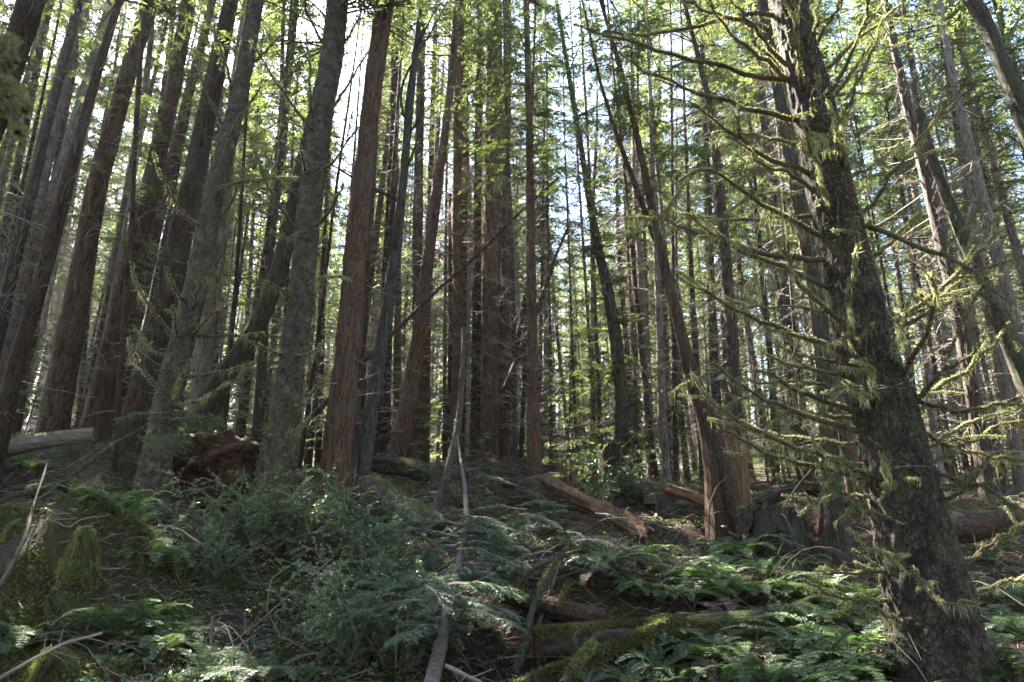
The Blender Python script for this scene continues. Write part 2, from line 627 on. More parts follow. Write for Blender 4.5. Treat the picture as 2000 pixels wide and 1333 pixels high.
def dead_branches(P, Rr, n, lmin, lmax, z0, z1, rad=.012, sub=3, up=.25, curl=.35):
    """thin bare branches round a trunk; returns V,F"""
    z = R(z0, z1, n)
    zz = P[:, 2]
    o = np.argsort(zz)
    c = np.stack([np.interp(z, zz[o], P[o, k]) for k in range(3)], 1)
    rr = np.interp(z, zz[o], Rr[o])
    az = R(0, 2 * math.pi, n)
    hd = np.stack([np.cos(az), np.sin(az), np.zeros(n)], 1)
    L = R(lmin, lmax, n) * R(.4, 1, n)
    e = R(-.35, up + .3, n)
    Np = 7
    t = np.linspace(0, 1, Np)
    side = np.stack([-np.sin(az), np.cos(az), np.zeros(n)], 1) * R(-curl, curl, n)[:, None]
    cv = R(-curl, curl * 1.1, n)
    Q = (c + hd * rr[:, None] * .8)[:, None] + L[:, None, None] * (hd[:, None] * t[None, :, None] * .95 + side[:, None] * (t ** 2)[None, :, None])
    Q[..., 2] += L[:, None] * (e[:, None] * t[None] + cv[:, None] * t[None] ** 2)
    Q += rng.normal(0, .012, Q.shape) * L[:, None, None] * t[None, :, None]
    rd = rad * R(.6, 1.5, n)[:, None] * (1 - .8 * t[None])
    V1, F1 = tubes(Q, rd, 3)
    if not sub:
        return V1, F1, Q
    bi = np.repeat(np.arange(n), sub)
    tt = R(.25, .95, n * sub)
    p, d = interp_poly(Q, bi, tt)
    d2 = nrm(d + unit(n * sub) * .9)
    L2 = L[bi] * R(.12, .4, n * sub)
    t2 = np.linspace(0, 1, 4)
    Q2 = p[:, None] + d2[:, None] * (L2[:, None] * t2)[..., None]
    Q2[..., 2] += (L2[:, None] * (t2 ** 2)[None] * R(-.3, .3, n * sub)[:, None])
    V2, F2 = tubes(Q2, rad * .45 * (1 - .7 * t2)[None] * np.ones((n * sub, 1)), 3)
    return np.concatenate([V1, V2]), np.concatenate([F1, F2 + len(V1)]), Q


# ---- crown variants (origin at the crown's lower end, height ~14)


def crown_mesh(name, H, rad, nbr, nspr, nb, bl, bw, seed, leafm, droop=.25, spr_len=.55, z_pow=1.0):
    global rng
    rng = np.random.default_rng(seed)
    z = H * R(0, 1, nbr) ** z_pow
    az = R(0, 2 * math.pi, nbr)
    L = rad * (1 - .82 * (z / H)) * R(.55, 1.1, nbr)
    hd = np.stack([np.cos(az), np.sin(az), np.zeros(nbr)], 1)
    Np = 6
    t = np.linspace(0, 1, Np)
    Q = np.zeros((nbr, Np, 3))
    Q[..., 2] = z[:, None]
    Q += L[:, None, None] * hd[:, None] * t[None, :, None]
    Q[..., 2] += L[:, None] * (R(-.05, .35, nbr)[:, None] * t[None] - droop * 1.3 * t[None] ** 2)
    V1, F1 = tubes(Q, (.028 * (1 - .85 * t))[None] * np.ones((nbr, 1)), 3)
    M_ = nbr * nspr
    bi = np.repeat(np.arange(nbr), nspr)
    tt = np.tile(np.linspace(.22, 1, nspr), nbr) + R(-.03, .03, M_)
    p, d = interp_poly(Q, bi, tt)
    sg = np.where(np.arange(M_) % 2 == 0, 1, -1)
    s = nrm(np.cross(d, np.array([0, 0, 1.])))
    dd = nrm(d * .8 + s * (sg * .9)[:, None] + rng.normal(0, .18, (M_, 3)) - np.array([0, 0, .12]))
    SL = spr_len * R(.6, 1.25, M_) * (1 - .35 * tt) * np.clip(L[bi] / rad + .35, .4, 1.1)
    V2, F2 = sprays(p, dd, SL, nb, bl, bw, droop=.25)
    mb = MB()
    mb.add(V2, F2, 0)
    mb.add(V1, F1, 1)
    return mb.mesh(name, [leafm, M['twig_dark']], smooth=False)


CROWNS = [crown_mesh("crown", 15, 3.2, 100, 14, 6, .17, .038, 100 + k, M['leaf'], droop=.2 + .06 * k) for k in range(4)]
CROWNS_S = [crown_mesh("crown", 13, 2.6, 90, 12, 6, .16, .038, 200 + k, M['leaf_bright'], droop=.2, spr_len=.5) for k in range(2)]
CROWNS_H = [crown_mesh("crown", 13, 2.5, 46, 10, 6, .17, .034, 250 + k, M['leaf'], droop=.2) for k in range(2)]
SAPS = [crown_mesh("crown", 4.6, 1.5, 38, 11, 6, .11, .024, 300 + k, M['leaf_bright'], droop=.15, spr_len=.36) for k in range(3)]


SPOTS = []
for px_, py_, Ys in [(1180, 900, 16), (1280, 930, 17), (1110, 930, 15), (440, 1010, 9.5), (500, 1290, 6.6), (1250, 300, 18), (1160, 980, 12.5), (150, 1090, 7.4), (110, 1230, 6.0), (240, 1010, 9)]:
    SPOTS.append(at(px_, py_, Ys)[0])


def in_sun_way(x, y, z0, z1, r):
    """does a crown (axis x,y; z0..z1; radius r) stand between a light gap and the sun"""
    for p in SPOTS:
        for zz in np.linspace(z0, z1, 6):
            k = (zz - p[2]) / sdir.z
            if k <= 1: continue
            if math.hypot(p[0] + sdir.x * k - x, p[1] + sdir.y * k - y) < r * (1 - .6 * (zz - z0) / (z1 - z0)): return True
    return False


def add_crown(root, P, z0, base, me=None, scale=1.0):
    c = link("crown", me or CROWNS_H[int(rng.integers(2))], root)
    zz = P[:, 2]
    o = np.argsort(zz)
    c.location = [float(np.interp(z0, zz[o], P[o, k])) - base[k] for k in range(3)]
    dP = P[-1] - np.array([np.interp(z0, zz[o], P[o, k]) for k in range(3)])
    dP = dP / np.linalg.norm(dP)
    c.rotation_euler = (-math.asin(np.clip(dP[1], -1, 1)), math.asin(np.clip(dP[0], -1, 1)), float(R(0, 6.28)))
    c.rotation_mode = 'ZXY' if False else 'XYZ'
    c.scale = (scale,) * 3
    q = c.location + root.location
    if in_sun_way(q.x, q.y, q.z, q.z + 11, 2.0):
        c.location += Vector((0, 0, 5))
        c.scale = (.6, .6, .6)
    return c


def path_from_px(pts, Y, lean=0.0, top=26.0):
    """pts top->bottom (px,py,w). Y depth of plane at base. lean: dy per metre of height"""
    out = []
    zb = None
    for (px, py, wd) in pts[::-1]:
        Yk = Y
        for _ in range(3):
            p, t = at(px, py, Yk)
            if zb is None: zb = p[2]
            Yk = Y + lean * (p[2] - zb)
        out.append([*p, wd * t / F * .45])
    out = np.array(out)                 # bottom -> top
    # down into the ground
    d = out[0, :3] - out[1, :3]
    d = d / np.linalg.norm(d)
    p = out[0, :3].copy()
    k = 0
    ext = []
    while p[2] > gh(p[0], p[1]) - .35 and k < 80:
        p = p + d * .1
        k += 1
        if k % 4 == 0: ext.append([*p, out[0, 3]])
    gz = float(gh(p[0], p[1]))
    if k % 4: ext.append([*p, out[0, 3]])
    out = np.array(ext[::-1] + list(out))
    if top is not None:
        d = out[-1] - out[-2]
        d3 = d[:3] / np.linalg.norm(d[:3])
        nn = (top - out[-1, 2]) / max(d3[2], .3)
        if nn > .5:
            q = out[-1].copy()
            add = [[*(q[:3] + d3 * nn * f), max(q[3] * (1 - f * .85), .015)] for f in (.33, .66, 1)]
            out = np.vstack([out, add])
    return out, gz


NAMED = []   # (x at py 600, phrase) for labelling the far trees


def hero_tree(pts, Y, bark, mk, label, cat="tree", name="conifer_tree", lean=0., S=28, flare=.25, twigs=60, tl=(.6, 1.8), tz=None,
              crown=12.5, cme=None, cs=1.0, top=26., phrase=None, seed=None, tw='twig', ring=.16, group=None, tw_rad=.011, sub=3):
    out, gz = path_from_px(pts, Y, lean, top)
    L = np.sum(np.linalg.norm(np.diff(out[:, :3], axis=0), axis=1))
    Q = smooth_path(out, max(int(L / ring), 12), 4)
    P, Rr = Q[:, :3], Q[:, 3]
    base = P[0] + np.array([0, 0, .35])
    seed = seed or int(abs(pts[0][0]) + Y * 10)
    root = thing(name, label, cat, base, group=group)
    trunk_mesh(P, Rr, S, bark, seed, flare=flare, ground_z=gz).obj("trunk", M[mk], root, origin=base)
    if twigs:
        z0, z1 = tz or (gz + 1.2, crown if crown else P[-1, 2])
        mb = MB()
        V, Fc, _ = dead_branches(P, Rr, twigs, tl[0], tl[1], z0, z1, rad=tw_rad, sub=sub)
        o = mb.add(V, Fc).obj("dead_branches", M[tw], root, origin=base)
        o['kind'] = 'stuff'
    if crown:
        add_crown(root, P, crown, base, cme, cs)
    if phrase:
        zs = [proj(p) for p in P]
        x = np.interp(600, [q[1] for q in zs][::-1], [q[0] for q in zs][::-1])
        NAMED.append((x, phrase))
    return root, P, Rr, base


#HERO#
exec_hero = True
H = {}
H['T1'] = hero_tree([(90, -60, 50), (62, 0, 50), (22, 120, 46), (-15, 230, 50), (-90, 430, 60), (-160, 640, 70), (-230, 850, 85)], 11, 'fib', 'redwood_dark',
    "dark thick trunk crossing the top corner behind the blurred mossy twig", phrase=None, twigs=30, crown=13)
H['T2'] = hero_tree([(240, -20, 15), (205, 90, 17), (165, 230, 21), (130, 360, 25), (102, 470, 28), (68, 590, 31), (30, 720, 33), (0, 850, 35)], 11, 'fib', 'redwood_dark',
    "slim dark trunk leaning steeply, first past the trunk in the top corner", twigs=45, phrase="the steep dark trunk", crown=12)
H['T3'] = hero_tree([(300, -20, 30), (245, 160, 34), (190, 360, 40), (160, 520, 47), (132, 680, 52), (100, 850, 58)], 14, 'fib', 'redwood',
    "thick dark red leaning trunk standing behind the grey fallen log", phrase="the grey log redwood", twigs=60)
H['T3b'] = hero_tree([(287, -10, 9), (275, 100, 10), (262, 300, 10), (258, 433, 11), (245, 600, 11), (228, 840, 12)], 12.5, 'fib', 'redwood_dark',
    "very thin straight grey stem between two thick dark red trunks", name="young_tree", twigs=25, S=10, flare=.1, crown=12, tl=(.3, .9), cme=CROWNS_S[0])
H['T4'] = hero_tree([(372, -10, 26), (345, 130, 29), (310, 300, 34), (272, 450, 42), (238, 600, 49), (205, 750, 54), (182, 850, 60)], 15, 'fib', 'redwood',
    "dark red leaning trunk with leafy sprays halfway up beside the thin grey stem", phrase="the leafy red trunk", twigs=80)
H['T5'] = hero_tree([(452, -10, 30), (420, 150, 37), (388, 300, 41), (355, 450, 47), (322, 600, 53), (287, 750, 60), (252, 890, 74)], 14, 'fib', 'redwood_dark',
    "thick dark leaning redwood directly behind the branchy grey scaly trunk", phrase="the thick leaning redwood", twigs=60, seed=5)
H['T6'] = hero_tree([(503, -20, 32), (478, 130, 34), (452, 250, 37), (428, 340, 39), (408, 433, 42), (388, 540, 46), (362, 640, 50), (340, 730, 54), (312, 860, 58), (292, 975, 66)], 11.5, 'sc', 'spruce',
    "grey scaly spruce with mossy bare limbs beside the red rotten root mound", phrase="the mossy limbed spruce", S=48, ring=.07, twigs=25, tl=(.4, 1.1), flare=.35, name="spruce_tree")
H['T6b'] = hero_tree([(470, 100, 22), (450, 250, 28), (428, 470, 33), (405, 620, 36), (388, 800, 42)], 17, 'fib', 'snag',
    "pale tan stripped trunk seen just behind the branchy grey spruce", twigs=30, crown=13)
H['T7'] = hero_tree([(590, 340, 34), (568, 440, 35), (545, 530, 35), (515, 610, 36), (485, 665, 38), (450, 715, 42), (415, 770, 46), (395, 830, 52)], 13, 'fib', 'mossy',
    "curved mossy dark trunk bending out from the root mound", phrase="the curved mossy trunk", twigs=12, crown=12.5)
H['T8'] = hero_tree([(662, -20, 46), (650, 100, 46), (628, 230, 48), (612, 340, 50), (600, 450, 50), (588, 580, 52), (572, 700, 56), (556, 820, 66), (540, 920, 80), (530, 990, 96)], 12, 'sc', 'spruce',
    "thick purple grey scaly spruce with moss tufts left of the tall reddish trunk", phrase="the thick scaly spruce", S=64, ring=.05, twigs=30, tl=(.3, 1.2), flare=.35, name="spruce_tree")
H['T9'] = hero_tree([(757, -20, 34), (735, 120, 38), (715, 290, 41), (700, 433, 44), (688, 580, 48), (674, 740, 53), (660, 880, 60), (650, 1000, 70)], 12.3, 'fib', 'redwood_red',
    "tall straight reddish brown redwood rising behind the leafy shrub", phrase="the tall reddish redwood", S=56, ring=.08, twigs=30, tl=(.5, 1.6), flare=.2)
H['T10'] = hero_tree([(822, 20, 8), (812, 90, 13), (800, 200, 17), (795, 270, 17), (783, 400, 20), (770, 520, 23), (750, 640, 27), (735, 740, 29), (715, 870, 31), (700, 1000, 34)], 12.8, 'fib', 'grey_mossy',
    "crooked grey green trunk with a bare knobbly top beside the reddish redwood", phrase="the crooked grey trunk", S=28, twigs=10, tl=(.4, 1), crown=None, top=None, flare=.2, name="dead_tree")
mid = [
    ([(895, -20, 10), (880, 180, 13), (862, 310, 16), (843, 440, 20), (826, 570, 23), (812, 700, 26), (790, 820, 30), (770, 920, 34)], 16, 'redwood', "dark red brown trunk just past the crooked grey green one", "the reddish dark trunk"),
    ([(900, -20, 15), (895, 200, 16), (891, 433, 18), (897, 600, 19), (893, 760, 20), (888, 900, 24)], 19, 'redwood_red', "orange brown straight trunk behind the long leaning dead pole", "the orange brown trunk"),
    ([(912, -20, 9), (908, 300, 13), (905, 550, 13), (900, 880, 16)], 22, 'redwood_dark', "thin dark trunk pressed close beside the orange brown one", None),
    ([(880, 380, 9), (882, 560, 11), (880, 880, 14)], 22, 'redwood_dark', "thin dark broken trunk on the near side of the orange brown one", None),
    ([(938, -20, 10), (935, 200, 13), (932, 433, 14), (931, 650, 16), (928, 880, 19)], 20, 'redwood_dark', "dark straight trunk in the central cluster next to the orange brown one", None),
    ([(962, -20, 18), (959, 250, 20), (957, 433, 22), (955, 620, 23), (950, 890, 27)], 19, 'redwood', "widest brown trunk in the central cluster of straight trunks", "the widest central trunk"),
    ([(975, 60, 11), (972, 433, 13), (970, 880, 16)], 22, 'redwood_dark', "narrow brown trunk touching the widest central trunk", None),
    ([(992, -20, 12), (989, 300, 15), (988, 560, 17), (985, 900, 20)], 20, 'far', "pale edged straight trunk closing the central cluster", None),
    ([(1027, -20, 10), (1033, 200, 12), (1036, 380, 14), (1038, 550, 17), (1041, 750, 21), (1046, 975, 27)], 14.5, 'redwood', "lone straight dark trunk rising at the upper end of the orange fallen log", "the lone dark trunk"),
    ([(850, 60, 10), (838, 433, 13), (830, 880, 20)], 24, 'redwood', "hidden dark trunk half behind the dark red brown one", None),
    ([(1150, 380, 14), (1165, 470, 19), (1185, 560, 23), (1203, 660, 27), (1212, 760, 28), (1218, 900, 33)], 17, 'mossy', "mossy trunk wrapped in bright green sprays behind the leafy bush", "the leaf wrapped trunk"),
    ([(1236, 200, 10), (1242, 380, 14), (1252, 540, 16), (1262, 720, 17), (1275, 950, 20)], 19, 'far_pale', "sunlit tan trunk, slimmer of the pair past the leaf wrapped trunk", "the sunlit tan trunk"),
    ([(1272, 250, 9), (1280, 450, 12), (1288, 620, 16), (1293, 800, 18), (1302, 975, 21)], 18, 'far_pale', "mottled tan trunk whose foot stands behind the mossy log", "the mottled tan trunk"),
    ([(1350, 60, 10), (1385, 200, 15), (1403, 350, 20), (1418, 520, 24), (1432, 690, 27), (1442, 850, 30), (1450, 1000, 34)], 14.5, 'far', "brown mottled trunk just behind the split leaning stump", "the split stump trunk"),
    ([(1520, 60, 24), (1540, 200, 26), (1556, 320, 27), (1570, 450, 29), (1600, 640, 32), (1640, 800, 35), (1670, 950, 40)], 14, 'redwood_red', "reddish redwood hidden mostly behind the big mossy spruce", None),
    ([(1585, 520, 30), (1600, 600, 32), (1612, 760, 34), (1622, 900, 36), (1635, 1085, 42)], 9.8, 'mossy', "grey green lichen covered trunk close beside the big mossy spruce", "the grey lichen trunk"),
    ([(1740, 60, 14), (1765, 180, 18), (1800, 310, 21), (1828, 433, 24), (1860, 560, 27), (1888, 700, 30), (1915, 850, 34), (1935, 980, 38)], 15, 'far', "grey brown leaning trunk, first past the big mossy spruce", "the leaning grey trunk"),
    ([(1795, 215, 15), (1815, 290, 18), (1842, 370, 20), (1872, 440, 24), (1905, 520, 28), (1950, 620, 31), (1995, 730, 34), (2060, 900, 40)], 12, 'mossy', "bending dark trunk with bright moss on its upper side", "the bending mossy trunk"),
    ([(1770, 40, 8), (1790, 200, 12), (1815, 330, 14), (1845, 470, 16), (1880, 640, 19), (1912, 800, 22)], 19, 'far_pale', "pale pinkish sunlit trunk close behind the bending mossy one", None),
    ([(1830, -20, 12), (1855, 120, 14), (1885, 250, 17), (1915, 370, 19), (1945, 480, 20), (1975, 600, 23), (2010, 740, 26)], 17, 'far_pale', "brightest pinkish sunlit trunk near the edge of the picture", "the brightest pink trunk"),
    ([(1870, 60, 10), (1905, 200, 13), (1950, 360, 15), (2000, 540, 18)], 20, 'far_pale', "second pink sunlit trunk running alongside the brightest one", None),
    ([(1885, -20, 26), (1925, 40, 28), (1950, 110, 30), (1985, 190, 34), (2040, 330, 38), (2110, 520, 45), (2200, 760, 52)], 11.5, 'mossy', "dark heavy trunk cutting across the top corner beyond the mossy spruce", None),
    ([(140, 60, 17), (95, 230, 19), (60, 380, 22), (20, 540, 26), (-30, 760, 30)], 18, 'far', "grey hazy leaning trunk behind the steep dark trunk", None),
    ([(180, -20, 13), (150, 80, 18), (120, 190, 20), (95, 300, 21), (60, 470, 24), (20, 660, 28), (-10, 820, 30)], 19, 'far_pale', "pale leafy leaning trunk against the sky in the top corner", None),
    ([(100, 0, 12), (80, 90, 13), (60, 200, 14), (15, 420, 16), (-30, 640, 20)], 21, 'far', "slender hazy trunk beside the thick one in the top corner", None),
    ([(555, -20, 7), (548, 250, 9), (535, 433, 11), (520, 620, 12), (508, 830, 15)], 20, 'far', "slender upright trunk seen between the two scaly grey spruces", None),
    ([(575, 60, 9), (560, 200, 12), (540, 400, 14), (500, 600, 16), (470, 840, 20)], 22, 'far', "hazy slender trunk leaning past the curved mossy trunk", None),
]
for k, (pts, Yd, mk, label, phrase) in enumerate(mid):
    near = Yd < 13
    if k in (0, 1, 5, 7, 8): mk = 'redwood_red'
    if k < 9: pts = [(a_, b_, c_ * 1.22) for a_, b_, c_ in pts]
    top = None if k in (3, 17) else 25
    cen = pts[0][0] > 830 and pts[0][0] < 1000
    nocrown = k in (2, 3, 6, 9, 17)
    hero_tree(pts, Yd, 'fib', mk, label, S=26, ring=.15 if near else .22, twigs=170 if Yd > 13.9 else 14, tl=(.5, 2.3), tw_rad=.013, crown=None if nocrown else float(R(13, 16) if cen else R(11, 14)),
              phrase=phrase, top=top, seed=400 + k, cs=float(R(.75, 1.05)), group=None, sub=4)
# leaning double stem over its split stump
r20, P20, R20, b20 = hero_tree([(1190, 60, 8), (1213, 140, 10), (1240, 250, 13), (1262, 350, 15), (1280, 440, 18), (1300, 530, 21), (1330, 650, 25), (1352, 740, 30), (1375, 800, 40), (1392, 860, 50), (1402, 940, 55), (1410, 1040, 62)], 12,
    'fib', 'redwood', "leaning red brown trunk forking into two stems above its split base", phrase="the leaning forked trunk", S=36, ring=.09, twigs=60, tl=(.4, 1.5), crown=13, seed=77)
o2, _ = path_from_px([(1150, 60, 5), (1172, 160, 7), (1200, 250, 9), (1228, 330, 11), (1262, 420, 12), (1281, 470, 12)], 12.1, 0, 14)
q2 = smooth_path(o2[o2[:, 2] > 7.0], 60)
trunk_mesh(q2[:, :3], q2[:, 3], 14, 'fib', 5).obj("trunk", M['redwood'], r20, origin=b20)['label'] = "thinner second stem of the leaning forked trunk"
V, Fc, _ = dead_branches(q2[:, :3], q2[:, 3], 40, .5, 1.4, 7.6, 13, rad=.008)
o = MB().add(V, Fc).obj("dead_branches", M['twig_dark'], r20, origin=b20)
o['kind'] = 'stuff'

# ------------------------------------------------------------------ mossy limbs


def moss_on(mb, P, Rr, per_m, hang_per_m, hang, blade=.03, mi=0, twist=1.0):
    """fuzz all round a path and strands hanging beneath it"""
    L = np.sum(np.linalg.norm(np.diff(P, axis=0), axis=1))
    n = max(int(L * per_m), 4)
    PP = P[None]
    t = R(0, 1, n)
    # patchy
    keep = vn(t * L * 3.0, float(R(0, 99)), 0, 5) > -.55
    t = t[keep]
    n = len(t)
    p, d = interp_poly(PP, np.zeros(n, int), t)
    r = np.interp(t, np.linspace(0, 1, len(Rr)), Rr)
    o = unit(n)
    o = nrm(o - d * np.sum(o * d, 1)[:, None] + np.array([0, 0, .35]))
    q0 = p + o * r[:, None] * .9
    q1 = q0 + nrm(o + unit(n) * .8 - np.array([0, 0, .5])) * (blade * R(.4, 1.3, n))[:, None]
    s = nrm(np.cross(q1 - q0, unit(n))) * (blade * .28)
    V, Fc = tris(q0, q1, s)
    mb.add(V, Fc, mi)
    m = int(L * hang_per_m)
    if m:
        t = R(0.05, 1, m)
        keep = vn(t * L * 1.6, float(R(0, 99)), 3, 8) + .5 * vn(t * L * 7, float(R(0, 99)), 3, 9) > R(-.5, .5, m)
        t = t[keep]
        m = len(t)
        if m:
            p, d = interp_poly(PP, np.zeros(m, int), t)
            r = np.interp(t, np.linspace(0, 1, len(Rr)), Rr)
            Ln = hang * R(.1, 1, m) ** 2 * (1 + .6 * vn(t * L * 2, 7, 7, 3))
            wv = unit(m) * .35
            a = p - np.array([0, 0, 1.]) * r[:, None] * .6 + d * R(-.01, .01, m)[:, None]
            b = a + (np.array([0, 0, -1.]) + wv) * Ln[:, None]
            s = nrm(np.cross(b - a, unit(m))) * R(.0015, .004, m)[:, None]
            c_ = (a + b) / 2 + unit(m) * (Ln * .12)[:, None]
            V = np.stack([a - s, a + s, c_ + s * .8, c_ - s * .8, b], 1).reshape(-1, 3)
            k5 = np.arange(m)[:, None] * 5
            mb.add(V, k5 + np.array([[0, 1, 2, 3]]), mi)
            mb.f.append((k5 + np.array([[3, 2, 4]]) + (mb.n - len(V)), mi))


def px_path(pts, Y0, Y1, n=14):
    k = len(pts)
    out = []
    for i, (px, py) in enumerate(pts):
        f = i / (k - 1)
        p, t = at(px, py, Y0 + (Y1 - Y0) * f)
        out.append(p)
    return smooth_path(np.array(out), n, 1)


def mossy_limb(root, base, pts, Y0, Y1, r0, r1=.008, fuzz=260, hangn=120, hang=.16, side=2, label=None, woodm='twig_dark', blade=.03, mossm='moss'):
    P = px_path(pts, Y0, Y1)
    P[1:] += rng.normal(0, .012, P[1:].shape)
    Rr = np.linspace(r0, r1, len(P))
    mb = MB()
    mb.add(*tubes(P, Rr, 7))
    paths = [(P, Rr)]
    L = np.sum(np.linalg.norm(np.diff(P, axis=0), axis=1))
    for _ in range(side):
        t = float(R(.2, .97))
        p, d = interp_poly(P[None], np.array([0]), np.array([t]))
        d2 = nrm(d[0] + unit(1)[0] * .9)
        l2 = L * float(R(.08, .34))
        tt = np.linspace(0, 1, 6)[:, None]
        Q = p[0] + d2 * l2 * tt + np.array([0, 0, 1.]) * l2 * float(R(-.3, .2)) * tt ** 2
        rr = np.linspace(r0 * .22, .002, 6)
        mb.add(*tubes(Q, rr, 4))
        paths.append((Q, rr))
    o = mb.obj("limb", M[woodm], root, origin=base)
    if label: o['label'] = label
    ms = MB()
    for q_, (Q, rr) in enumerate(paths):
        if q_ and R(0, 1) < .5: continue
        moss_on(ms, Q, rr + .004, fuzz, hangn, hang, blade)
    ms.obj("moss", M[mossm], o, smooth=False, origin=base)
    return o


